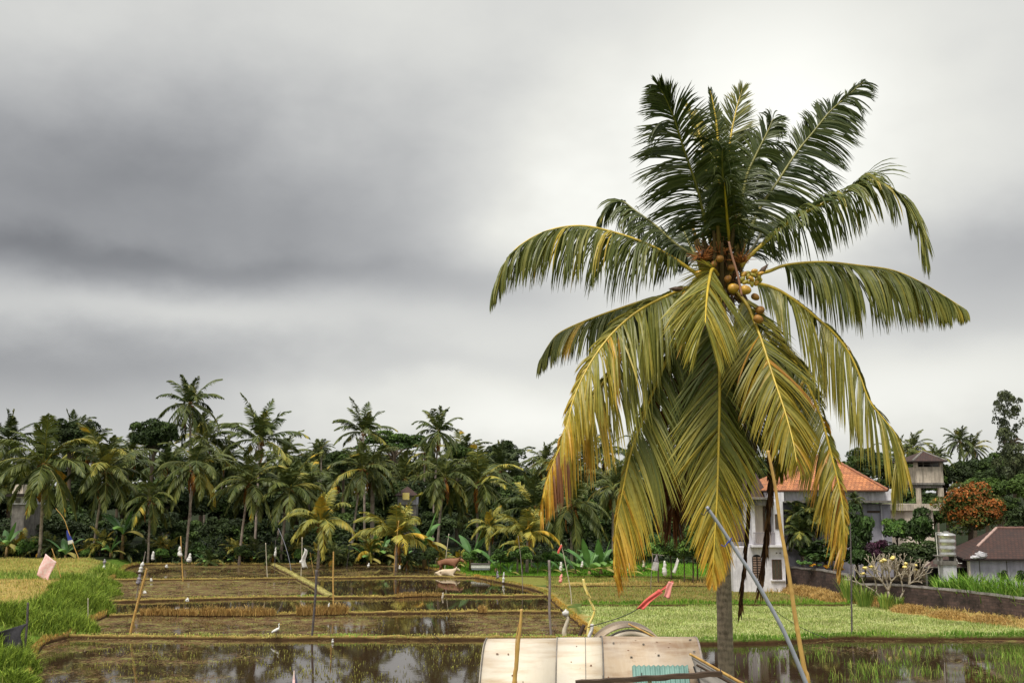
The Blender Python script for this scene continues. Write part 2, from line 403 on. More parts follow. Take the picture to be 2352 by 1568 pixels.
C_ = dict(
 base=(.09, .13, .03), vivid=(.10, .17, .025), olive=(.20, .20, .05), olive2=(.21, .175, .06), light=(.42, .45, .20), tan=(.47, .30, .10),
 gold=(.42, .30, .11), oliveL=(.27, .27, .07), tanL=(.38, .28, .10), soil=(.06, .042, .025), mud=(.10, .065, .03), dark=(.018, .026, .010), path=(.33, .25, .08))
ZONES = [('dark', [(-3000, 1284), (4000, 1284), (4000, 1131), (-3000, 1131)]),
 ('oliveL', [(-3000, 1283), (300, 1283), (300, 1322), (-3000, 1322)]),
 ('tanL', [(-3000, 1330), (160, 1330), (100, 1450), (-3000, 1450)]),
 ('vivid', [(-3000, 1318), (170, 1316), (160, 1331), (-3000, 1330)]),
 ('vivid', [(295, 1287), (178, 1316), (122, 1347), (142, 1372), (64, 1419), (-60, 1440), (-200, 1900), (60, 1900), (60, 1560), (163, 1465), (250, 1408), (212, 1366), (330, 1300)]),
 ('vivid', [(980, 1284), (1640, 1284), (1640, 1328), (1090, 1328), (1000, 1312)]),
 ('olive', [(1090, 1326), (1640, 1326), (1640, 1346), (1200, 1346)]),
 ('olive2', [(1250, 1350), (1880, 1350), (1980, 1388), (1300, 1388)]),
 ('gold', [(1290, 1340), (1640, 1340), (1640, 1349), (1290, 1349)]),
 ('gold', [(1640, 1336), (1830, 1350), (1830, 1366), (1640, 1352)]),
 ('light', [(1330, 1394), (1990, 1390), (2120, 1418), (2352, 1444), (3000, 1500), (3000, 1474), (1385, 1476)]),
 ('gold', [(1828, 1348), (1965, 1375), (2082, 1391), (2352, 1422), (2900, 1490), (2900, 1530), (2352, 1446), (2082, 1415), (1965, 1387), (1840, 1372)]),
 ('path', [(1180, 1344), (1250, 1350), (1300, 1388), (1345, 1420), (1410, 1474), (1360, 1476), (1325, 1430), (1283, 1392), (1235, 1358)])]
def zcolor(x, y, soft=True):
    jx = x + (.35*wob(y, x, 2.1) if soft else 0); jy = y+(.8*wob(x, y, 1.3) if soft else 0)
    px, py = proj(jx, jy, 0.0)
    # the terrace on the left stands 0.9 m higher
    xl = np.interp(y, LWs[:, 1], LWs[:, 0]); pxl, pyl = proj(jx, jy, .9); lf = x < xl-2.5
    px = np.where(lf, pxl, px); py = np.where(lf, pyl, py)
    c = np.tile(C_['base'], (len(x), 1)); names = np.array(['base']*len(x), dtype='<U8')
    for nm, pl in ZONES:
        m_ = inpoly(px, py, pl); c[m_] = C_[nm]; names[m_] = nm
    yw = np.interp(x, WW[:, 0], WW[:, 1]); beh = (x > WW[0, 0]) & (y > yw+.4); c[beh] = C_['soil']; names[beh] = 'soil'
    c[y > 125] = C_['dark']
    return c, names
def axis(lo, hi, st, far):
    a = list(np.arange(lo, hi, st)); s = st; q = a[-1]
    while q < far: s *= 1.35; q += s; a.append(q)
    s = st; q = a[0]; pre = []
    while q > -far: s *= 1.35; q -= s; pre.append(q)
    return np.array(pre[::-1]+a)
def build_ground():
    xs = axis(-62, 72, .5, 2500); ys = axis(20, 128, .5, 3000)
    ys = ys[ys > -200]
    X, Y = np.meshgrid(xs, ys); x = X.ravel(); y = Y.ravel(); z = hfun(x, y); nx, ny = len(xs), len(ys)
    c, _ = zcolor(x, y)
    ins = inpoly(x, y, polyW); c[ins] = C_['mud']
    mb = MB(); i = np.arange(nx*ny).reshape(ny, nx)
    f = np.stack([i[:-1, :-1].ravel(), i[:-1, 1:].ravel(), i[1:, 1:].ravel(), i[1:, :-1].ravel()], 1)
    mb.add(np.stack([x, y, z], 1), f, c)
    t = NT('ground'); at = t.n('ShaderNodeAttribute', attribute_name='Col').outputs['Color']
    g = t.n('ShaderNodeNewGeometry').outputs['Position']
    n1 = t.noise(g, .45, 5, .65); n2 = t.noise(g, 5, 6, .7); n3 = t.noise(g, 22, 4, .7)
    col = t.mix(t.math('MULTIPLY', t.ramp(n1, [(.42, 0), (.66, 1)]), .45), at, t.mix(1.0, at, (.75, 1.0, .55), 'MULTIPLY'))
    col = t.mix(t.ramp(n2, [(.35, .65), (.55, 0)]), col, t.mix(1.0, at, (.42, .38, .35), 'MULTIPLY'))
    col = t.mix(t.ramp(n3, [(.5, 0), (.72, .5)]), col, t.mix(1.0, at, (1.5, 1.35, 1.0), 'MULTIPLY'))
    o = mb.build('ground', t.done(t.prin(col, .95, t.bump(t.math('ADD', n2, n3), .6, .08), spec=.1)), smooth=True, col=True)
    tag(o, kind='structure')
build_ground()
# ------------------------------------------------------------------ water
def build_water():
    xs = np.arange(-64, 130, 1.0); ys = np.arange(26, 116, 1.0)
    X, Y = np.meshgrid(xs, ys); x = X.ravel(); y = Y.ravel(); nx, ny = len(xs), len(ys)
    px, py = proj(x+.8*wob(y, x, .8), y+1.5*wob(x, y, .5), 0)
    a = np.full(len(x), .62)
    def reg(poly, v):
        a[inpoly(px, py, poly)] = v
    reg([(0, 1300), (1300, 1300), (1300, 1333), (0, 1333)], .50)
    reg([(0, 1333), (700, 1333), (760, 1374), (0, 1374)], .56)
    reg([(690, 1333), (1300, 1333), (1300, 1371), (760, 1374)], .36)
    reg([(0, 1374), (1300, 1371), (1300, 1408), (0, 1412)], .44)
    reg([(760, 1375), (1050, 1375), (1050, 1408), (760, 1410)], .30)
    reg([(0, 1412), (1400, 1408), (1400, 1468), (0, 1466)], .53)
    reg([(895, 1412), (1000, 1412), (1010, 1455), (900, 1462)], .30)
    reg([(0, 1468), (3000, 1468), (3000, 2100), (-500, 2100)], .45)
    reg([(0, 1468), (560, 1468), (480, 1700), (-500, 2100)], .49)
    reg([(640, 1476), (1300, 1476), (1300, 1640), (560, 1640)], .38)
    reg([(1670, 1490), (1800, 1490), (1800, 1600), (1670, 1600)], .28)
    reg([(1300, 1480), (1670, 1480), (1670, 2000), (1300, 2000)], .3)
    A = a.reshape(ny, nx)
    for _ in range(2): A = (A+np.roll(A, 1, 0)+np.roll(A, -1, 0)+np.roll(A, 1, 1)+np.roll(A, -1, 1))/5
    a = A.ravel()
    mb = MB(); i = np.arange(nx*ny).reshape(ny, nx)
    f = np.stack([i[:-1, :-1].ravel(), i[:-1, 1:].ravel(), i[1:, 1:].ravel(), i[1:, :-1].ravel()], 1)
    mb.add(np.stack([x, y, np.zeros_like(x)], 1), f, np.stack([a, a, a], 1))
    t = NT('paddy_water'); at = t.n('ShaderNodeAttribute', attribute_name='Col').outputs['Fac']
    g = t.n('ShaderNodeNewGeometry').outputs['Position']
    n1 = t.noise(g, 4.2, 8, .82, .3); n2 = t.noise(g, .35, 4, .6); n3 = t.noise(g, 1.1, 5, .7); n4 = t.noise(g, 7, 4, .7)
    k = t.math('ADD', t.math('MULTIPLY', n1, .55), t.math('ADD', t.math('MULTIPLY', n2, .35), t.math('MULTIPLY', n4, .25)))   # about .57
    k = t.math('ADD', k, t.math('SUBTRACT', at, 1.06))
    mask = t.ramp(k, [(.0, 0), (.07, 1)])
    wn = t.bump(t.noise(g, 3.0, 3, .5), .05, .02)
    wat = t.prin((.035, .020, .012), .03, wn, ior=1.40)
    c = t.ramp(n3, [(.36, (.04, .02, .010)), (.46, (.16, .09, .04)), (.53, (.17, .125, .045)), (.60, (.23, .22, .06))])
    c = t.mix(t.ramp(n4, [(.35, .6), (.6, 0)]), c, (.035, .022, .01))
    alg = t.prin(c, .75, t.bump(t.math('ADD', n4, n1), .7, .04), spec=.15)
    mx = t.n('ShaderNodeMixShader'); t.l(mask, mx.inputs[0]); t.l(wat, mx.inputs[1]); t.l(alg, mx.inputs[2])
    tag(mb.build('water', t.done(mx.outputs[0]), smooth=True, col=True), kind='structure')
build_water()
# ------------------------------------------------------------------ bunds between the paddies
M['earth'] = vcol('bund_earth', .95, 0, 6, .1, .5)
def blades(mb, pts, h, w, cols, lean=.35, rng=RNG):
    """single-triangle-pair blades, vectorised; cols (n,3)"""
    n = len(pts); a = rng.uniform(0, 2*math.pi, n); ln = rng.normal(0, lean, (n, 2)); h = h*rng.uniform(.55, 1.25, n) if np.isscalar(h) else h*rng.uniform(.6, 1.2, n)
    wv = np.stack([np.cos(a), np.sin(a)*.6, np.zeros(n)], 1)*(w*rng.uniform(.6, 1.3, n))[:, None]/2
    mid = pts+np.stack([ln[:, 0]*h*.35, ln[:, 1]*h*.35, h*.6], 1); tip = pts+np.stack([ln[:, 0]*h, ln[:, 1]*h, h*(1-.25*np.hypot(ln[:, 0], ln[:, 1]))], 1)
    v = np.stack([pts-wv, pts+wv, mid+wv*.75, mid-wv*.75, tip], 1).reshape(-1, 3)
    b = np.arange(n)[:, None]*5
    cc = np.repeat(cols*rng.uniform(.65, 1.35, (n, 1)), 5, 0)
    mb.add(v, b+np.array([[0, 1, 2, 3]]), cc)
    q = MB(); mb.f.append((b+np.array([[3, 2, 4]]), mb.n-len(v)))
def bund(name, pts_px, w=.5, h=.2, col=(.30, .22, .07), gcols=((.52, .44, .13), (.30, .36, .08)), tufth=.10, dens=60, z0=0.0, tufts=()):
    wp = np.array([G(x, y, z0) for x, y in pts_px]); wp = catmull(wp, 10)
    seg = np.r_[0, np.cumsum(np.linalg.norm(np.diff(wp, axis=0), axis=1))]; L = seg[-1]
    s = np.arange(0, L, .45); c = np.stack([np.interp(s, seg, wp[:, k]) for k in range(3)], 1)
    T = nrm(np.gradient(c, axis=0)); S = np.stack([-T[:, 1], T[:, 0], 0*T[:, 0]], 1)
    n = len(s); prof = [(-.5, -.2), (-.42, .35), (-.22, .95), (.05, 1.0), (.28, .9), (.44, .3), (.52, -.2)]
    ww = w*.42*(1+.3*wob(s, s*.3, 2.2)); hh = h*.8*(1+.22*wob(s, s*.7, 3.1)); off = .1*wob(s, s*0, .9)
    rows = np.stack([c+S*(p*ww+off)[:, None]+np.array([0, 0, 1.])*(q*hh)[:, None]+RNG.normal(0, .015, (n, 3)) for p, q in prof], 1)
    k = len(prof); i = np.arange(n*k).reshape(n, k)
    f = np.stack([i[:-1, :-1].ravel(), i[:-1, 1:].ravel(), i[1:, 1:].ravel(), i[1:, :-1].ravel()], 1)
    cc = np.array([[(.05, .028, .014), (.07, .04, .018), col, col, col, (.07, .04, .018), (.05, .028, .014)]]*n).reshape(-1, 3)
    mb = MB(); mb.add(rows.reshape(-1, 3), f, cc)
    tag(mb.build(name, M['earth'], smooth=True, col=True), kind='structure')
    m = int(L*dens); t = RNG.uniform(0, L, m); cpt = np.stack([np.interp(t, s, c[:, k]) for k in range(3)], 1); Sp = np.stack([np.interp(t, s, S[:, k]) for k in range(3)], 1)
    u = RNG.uniform(-.5, .5, m); base = cpt+Sp*(u*w*.46)[:, None]; base[:, 2] += h*(.95-2.2*u*u)
    g = wob(t, t*.3, .55)+RNG.normal(0, .5, m); cols = np.where((g > .1)[:, None], gcols[1], gcols[0])
    hh2 = np.full(m, tufth)*(1+.5*wob(t, t*.2, 1.3))
    for (x0, x1, th) in tufts:
        xs0 = G(x0, pts_px[0][1], z0)[0]*0
        pxx, _ = proj(base[:, 0], base[:, 1], 0)
        e = ss((pxx-x0)/12)*ss((x1-pxx)/12); hh2 = hh2+th*e*(1+.35*wob(t, t*.4, 2.5)); cols = np.where((e > .4)[:, None], (.40, .27, .09), cols)
    GR.append((base, hh2, .05, cols))
    if tufts:
        for rep in range(3):
            t2 = RNG.uniform(0, L, m); c2 = np.stack([np.interp(t2, s, c[:, k]) for k in range(3)], 1); S2 = np.stack([np.interp(t2, s, S[:, k]) for k in range(3)], 1)
            u2 = RNG.uniform(-.9, .9, m); b2 = c2+S2*(u2*w)[:, None]; b2[:, 2] += h*.3; pxx, _ = proj(b2[:, 0], b2[:, 1], 0)
            keep = np.zeros(m, bool); hz = np.zeros(m)
            for (x0, x1, th) in tufts: mm = (pxx > x0+4) & (pxx < x1-4); keep |= mm; hz[mm] = th*.9
            GR.append((b2[keep], hz[keep]+.08, .05, np.where(RNG.uniform(0, 1, (keep.sum(), 1)) < .7, (.40, .25, .08), (.24, .13, .04))))
GR = []
GG = ((.52, .42, .12), (.30, .42, .08))
bund('earth_bund', [(300, 1298)]+TOPB+[(900, 1297)], .8, .25, tufth=.12, gcols=((.58, .46, .13), (.40, .38, .10)))
bund('earth_bund', [(893, 1297), (957, 1304), (1020, 1314), (1090, 1326), (1158, 1339), (1241, 1358), (1285, 1391), (1325, 1426), (1356, 1452), (1395, 1476)], 1.0, .25, tufth=.14, col=(.28, .2, .07), gcols=((.52, .32, .07), (.34, .33, .07)))
bund('earth_bund', [(254, 1333), (381, 1333), (598, 1330.5), (800, 1328), (919, 1326), (1135, 1327)], .55, .2, tufth=.07, gcols=((.58, .46, .13), (.42, .38, .11)))
bund('earth_bund', [(214, 1384), (432, 1378), (598, 1374), (800, 1373.5), (894, 1373), (957, 1369), (1135, 1370), (1255, 1369)], .6, .22, tufth=.09, gcols=GG, tufts=((905, 1020, .12),))
bund('earth_bund', [(250, 1417), (330, 1413), (538, 1414), (700, 1413), (805, 1410), (1000, 1408), (1135, 1407), (1300, 1407)], .6, .22, tufth=.08, gcols=((.54, .42, .12), (.38, .36, .09)), tufts=((318, 458, .40), (455, 637, .45), (676, 802, .58), (1095, 1122, .4)))
bund('earth_bund', [(157, 1464), (305, 1466), (500, 1468), (598, 1468.5), (800, 1468), (1010, 1469), (1120, 1468), (1400, 1470)], .62, .26, tufth=.11, gcols=((.50, .46, .14), (.30, .44, .08)))
bund('earth_bund', [(627, 1298), (655, 1312), (690, 1331), (725, 1351), (762, 1374)], 1.7, .28, col=(.36, .32, .12), tufth=.06, gcols=((.50, .44, .17), (.40, .38, .14)), dens=80)
bund('earth_bund', LEFT[2:], 1.0, .3, col=(.20, .12, .04), tufth=.2, gcols=((.40, .26, .07), (.26, .30, .06)), dens=60)
bund('earth_bund', [(1385, 1478), (1500, 1479), (1613, 1479), (1760, 1476), (1870, 1471), (1949, 1467), (2150, 1469), (2352, 1468), (2600, 1470)], .8, .3, col=(.10, .14, .03), tufth=.24, gcols=((.13, .26, .03), (.22, .36, .05)), dens=70)
bund('earth_bund', [(1335, 1391), (1480, 1392), (1613, 1391), (1848, 1391), (1957, 1391)], .8, .25, col=(.09, .15, .02), tufth=.26, gcols=((.10, .23, .02), (.18, .32, .03)), dens=70, z0=.1)
bund('earth_bund', [(1255, 1348), (1400, 1347), (1640, 1347), (1820, 1352)], .7, .22, col=(.26, .20, .06), tufth=.15, gcols=((.44, .33, .10), (.30, .32, .08)), dens=60, z0=.1)
bund('earth_bund', [(1070, 1323), (1300, 1325), (1470, 1325), (1600, 1332)], .6, .2, col=(.09, .15, .02), tufth=.15, gcols=((.16, .34, .03), (.12, .26, .03)), dens=50, z0=.1)
# ------------------------------------------------------------------ grass, rice and stubble
def scatter(n, x0, x1, y0, y1, keepfn, h, w, cols, lean=.35, zadd=0):
    x = RNG.uniform(x0, x1, n); y = RNG.uniform(y0, y1, n); k = keepfn(x, y); x = x[k]; y = y[k]
    p = np.stack([x, y, hfun(x, y)+zadd], 1); c = np.array(cols)[RNG.integers(0, len(cols), len(x))]
    c = c*(1+.22*wob(x*.5, y*1.6, 1.3)+.12*wob(x, y*2, 3.1))[:, None].clip(.4, 1.6); return (p, np.full(len(x), h)*(1+.45*wob(x, y, 1.1)), w, c), lean
def zone_is(*nm):
    def f(x, y):
        _, names = zcolor(x, y); return np.isin(names, nm) & (~inpoly(x, y, polyW))
    return f
def stuff(name, label, sets, lean=.35):
    mb = MB()
    for (p, h, w, c) in sets:
        if len(p): blades(mb, p, h, w, np.asarray(c, float), lean)
    return tag(mb.build(name, M['grass'], col=True), label, 'grass', kind='stuff')
stuff('bund_grass', 'thin golden and green grass along the narrow earth bunds of the paddies', GR)
S = []
S.append(scatter(70000, -56, -14, 34, 108, zone_is('vivid'), .42, .045, [(.19, .26, .04), (.27, .34, .06), (.10, .15, .02), (.36, .36, .10)], .4)[0])
# lumps of taller growth on the bank
def lump(cx, cy, r, n, h, cols, z=.5):
    c = G(cx, cy, z); rr = r*np.sqrt(RNG.uniform(0, 1, n)); a = RNG.uniform(0, 6.28, n); x = c[0]+rr*np.cos(a); y = c[1]+rr*np.sin(a)*1.1
    hh = h*np.sqrt(np.maximum(.05, 1-(rr/r)**2)); lift = hh*.45*RNG.uniform(0, 1, n)
    return (np.stack([x, y, hfun(x, y)+lift], 1), hh, .05, np.array(cols)[RNG.integers(0, len(cols), n)])
GC = [(.19, .27, .03), (.28, .36, .05), (.07, .11, .015), (.15, .23, .03)]
for (cx, cy, r, h) in [(215, 1352, 2.2, 1.0), (185, 1342, 1.6, .9), (160, 1365, 1.6, .9), (190, 1395, 2.0, 1.3), (215, 1388, 1.4, .9), (120, 1420, 2.0, 1.2), (160, 1432, 1.7, 1.0), (90, 1440, 1.6, .9),
        (265, 1312, 2.2, .7), (30, 1440, 1.4, 1.0), (20, 1480, 1.2, .8), (25, 1520, 1.3, .9), (45, 1550, .9, .6), (-10, 1500, 1.6, 1.1), (150, 1398, 1.6, 1.1), (240, 1333, 1.5, .7)]:
    S.append(lump(cx, cy, r, 2600, h, GC))
tag(stuff('bank_grass', 'lush bright green grass covering the bank left of the paddies', S, .45), kind='stuff')
S = [scatter(60000, -62, -24, 55, 118, zone_is('oliveL', 'tanL'), .22, .04, [(.38, .28, .09), (.30, .27, .07), (.46, .34, .12), (.22, .26, .05)])[0]]
stuff('rice_stubble', 'golden cut rice stubble on the raised field at the far left', S)
S = [scatter(60000, -8, 60, 80, 121, zone_is('vivid'), .28, .05, [(.11, .25, .02), (.16, .33, .03)])[0],
     scatter(45000, 3, 40, 70, 98, zone_is('olive', 'olive2'), .16, .04, [(.22, .20, .05), (.28, .20, .06), (.16, .19, .04), (.20, .26, .06)])[0]]
stuff('field_grass', 'short olive and green grass on the dry plots beyond the palm trunk', S)
S = [scatter(90000, 4, 42, 50, 72, zone_is('light'), .15, .035, [(.40, .46, .16), (.32, .40, .11), (.48, .47, .20), (.22, .30, .06)])[0]]
stuff('rice_seedlings', 'pale green rice seedlings filling the plot below the stone wall', S)
S = [scatter(50000, 8, 60, 50, 92, zone_is('gold', 'path', 'tan'), .33, .05, [(.46, .32, .11), (.38, .27, .09), (.54, .40, .17), (.28, .25, .08)], .5)[0]]
for (cx, cy, r, h) in [(1842, 1364, 1.2, .6), (1872, 1368, 1.4, .6), (1895, 1374, 1.2, .5), (1930, 1380, 1.5, .55), (1820, 1358, 1.0, .5), (2010, 1390, 1.2, .6), (2090, 1404, 1.2, .45), (2180, 1418, 1.3, .4), (2270, 1428, 1.3, .4), (1720, 1346, 1.4, .3)]:
    S.append(lump(cx, cy, r, 2200, h, [(.54, .36, .12), (.60, .42, .17), (.42, .26, .08)], .1))
stuff('dry_grass', 'dry golden grass in a ragged strip along the foot of the stone wall', S, .5)
def wetzone(poly, pr=1):
    def f(x, y):
        px, py = proj(x, y, 0); return inpoly(px, py, poly) & inpoly(x, y, polyW) & (wob(x, y, .9)+RNG.normal(0, .35, len(x)) > .05)
    return f
S = [scatter(9000, 10, 38, 38, 53, wetzone([(1860, 1480), (2352, 1474), (2352, 1568), (1900, 1568)]), .38, .025, [(.14, .27, .03), (.2, .33, .05), (.3, .33, .08)], .25, .15)[0],
     scatter(6000, 5, 30, 34, 53, wetzone([(1660, 1480), (2352, 1480), (2352, 1600), (1660, 1600)]), .25, .025, [(.16, .25, .04)], .3, .15)[0],
     scatter(22000, -34, 12, 36, 55, wetzone([(60, 1470), (1130, 1470), (1130, 1640), (0, 1640)]), .10, .035, [(.24, .22, .05), (.30, .30, .07), (.16, .15, .04)], .6, .15)[0],
     scatter(40000, -42, 20, 54, 112, wetzone([(150, 1296), (1300, 1296), (1400, 1468), (100, 1468)]), .09, .05, [(.20, .16, .04), (.13, .09, .03), (.26, .24, .06), (.1, .07, .03)], .6, .15)[0]]
stuff('water_weeds', 'sparse green shoots and old stubble poking out of the flooded paddies', S, .3)
# ------------------------------------------------------------------ palm fronds
TR = np.array([0, .25, .45, .62, .8, 1.0]); TC = np.array([(.045, .068, .018), (.13, .15, .035), (.32, .29, .05), (.52, .36, .035), (.60, .29, .035), (.16, .06, .025)])
def tcol(t): t = np.clip(t, 0, 1); return np.stack([np.interp(t, TR, TC[:, k]) for k in range(3)], 1)
def strips(mb, base, d, wv, L, W, g, cb, ct, nseg=4, roll=None):
    n = len(base); pos = base.copy(); d = nrm(d); prof = np.interp(np.linspace(0, 1, nseg+1), [0, .15, .5, .85, 1], [.45, .9, 1, .6, .06])
    V = []; Cc = []
    for k in range(nseg+1):
        w = nrm(wv - d*np.sum(wv*d, 1, keepdims=True)); hw = (W*prof[k]/2)[:, None]
        V.append(np.stack([pos-w*hw, pos+w*hw], 1)); f = k/nseg
        c = cb*(1-f)+ct*f; Cc.append(np.stack([c, c], 1))
        pos = pos+d*(L/nseg)[:, None]; d = nrm(d+np.array([0, 0, -1.])*g[:, None])
    V = np.stack(V, 1).reshape(-1, 3); Cc = np.stack(Cc, 1).reshape(-1, 3); m = (nseg+1)*2
    q = np.array([[2*k, 2*k+1, 2*k+3, 2*k+2] for k in range(nseg)])
    mb.add(V, (np.arange(n)[:, None, None]*m+q[None]).reshape(-1, 4), Cc)
def frond(mb, pts, L, n, s0=.12, tint=.1, tipt=.0, edge=.0, g=.28, hang=0., lift=.15, spread=0., W=.05, nseg=4, rng=RNG, fold=0., tiplen=.25, side=(1, 1), cam_up=False, clump=.115):
    c = catmull(pts, 14); seg = np.r_[0, np.cumsum(np.linalg.norm(np.diff(c, axis=0), axis=1))]; tot = seg[-1]
    s = np.linspace(s0, 1, n); q = np.stack([np.interp(s*tot, seg, c[:, k]) for k in range(3)], 1)
    T = nrm(np.gradient(q, axis=0))
    pl = c[-1]-c[0]; pl = np.array([pl[0], pl[1], 0]); pl = pl/max(np.linalg.norm(pl), 1e-6)
    Sn = np.tile(np.cross(pl, [0, 0, 1.]), (n, 1)); Sn = nrm(Sn-T*np.sum(Sn*T, 1, keepdims=True))
    if spread > 0:
        Si = nrm(np.cross(T, np.array([0, 1., 0]))); Si = Si*np.sign(np.sum(Si*Sn, 1, keepdims=True)+1e-9); Sn = nrm(Sn*(1-spread)+Si*spread)
    Nn = nrm(np.cross(Sn, T))
    Nn = Nn*np.where(Nn[:, 2:3] < -.3, -1, 1) if not cam_up else Nn
    u = (s-s0)/(1-s0); prof = np.minimum(1, .35+3.2*u)*(1-(1-tiplen)*u**2.6)
    grp = np.cumsum(rng.uniform(0, 1, n) < .22); ng = grp[-1]+1
    for sg, sc in ((1, side[0]), (-1, side[1])):
        if sc <= 0: continue
        keep = rng.uniform(0, 1, n) > .03
        goff = rng.normal(0, clump, (ng, 3))[grp]; gd = (rng.uniform(.5, 1.5, ng)+(rng.uniform(0, 1, ng) < .10)*2.2)[grp]
        a = .45+.75*u**1.5+rng.normal(0, .05, n)
        d = Sn*sg*np.cos(a)[:, None]+T*np.sin(a)[:, None]+Nn*(lift-fold)+goff+rng.normal(0, .03, (n, 3)); d = d+np.array([0, 0, -1.])*hang
        LL = L*sc*prof*rng.uniform(.86, 1.06, n); dry = (rng.uniform(0, 1, ng) < edge*.25)[grp]*.35
        tb = tint+tipt*u**1.3+rng.normal(0, .05, n)+dry+rng.normal(0, .05, ng)[grp]; tt = tb+edge*(.3+.7*u)
        wv = T+rng.normal(0, .22, (n, 3))+rng.normal(0, .35, (ng, 3))[grp]
        k = keep
        strips(mb, q[k], d[k], wv[k], LL[k], np.full(k.sum(), W)*rng.uniform(.7, 1.15, k.sum()), (g*gd)[k], tcol(tb)[k], tcol(tt)[k], nseg)
    return c, tot
# ------------------------------------------------------------------ the big palm
PD = 20.0
def fp(lst, dd, d0=0., pw=1.3):
    n = len(lst); lst = [(x, y) for x, y in lst]; L = np.r_[0, np.cumsum([math.dist(a, b) for a, b in zip(lst[:-1], lst[1:])])]; L = L/L[-1]
    return [P(x, y, PD+d0+dd*(t**pw)) for (x, y), t in zip(lst, L)]
base_palm = P(1655, 1600, PD); palm_x = WX(1652, PD)
palm = thing('coconut_palm', 'tall coconut palm in front of the white house, with big drooping fronds and yellow nuts', 'palm tree', (palm_x, PD, float(hfun([palm_x], [PD])[0])))
PL = np.array(palm.location)
def attach(o):
    """keep world position while parenting to the palm"""
    o.parent = palm; o.matrix_parent_inverse = __import__('mathutils').Matrix.Translation(-Vector(PL)); return o
tr = MB(); zs = np.linspace(PL[2]-.3, WZ(620, PD), 60)
tx = np.interp(zs, [PL[2], WZ(1540, PD), WZ(1300, PD), WZ(1000, PD), WZ(620, PD)], [WX(1656, PD), WX(1655, PD), WX(1656, PD), WX(1660, PD), WX(1668, PD)])
tp = np.stack([tx, np.full(60, PD), zs], 1)
rr = np.interp(zs, [PL[2], PL[2]+1, WZ(1300, PD), WZ(700, PD), WZ(600, PD)], [.24, .16, .150, .145, .2])*(1+.03*np.sin(zs*38))
tube(tr, tp, rr, 20); attach(tr.build('trunk', M['trunk'], smooth=True))
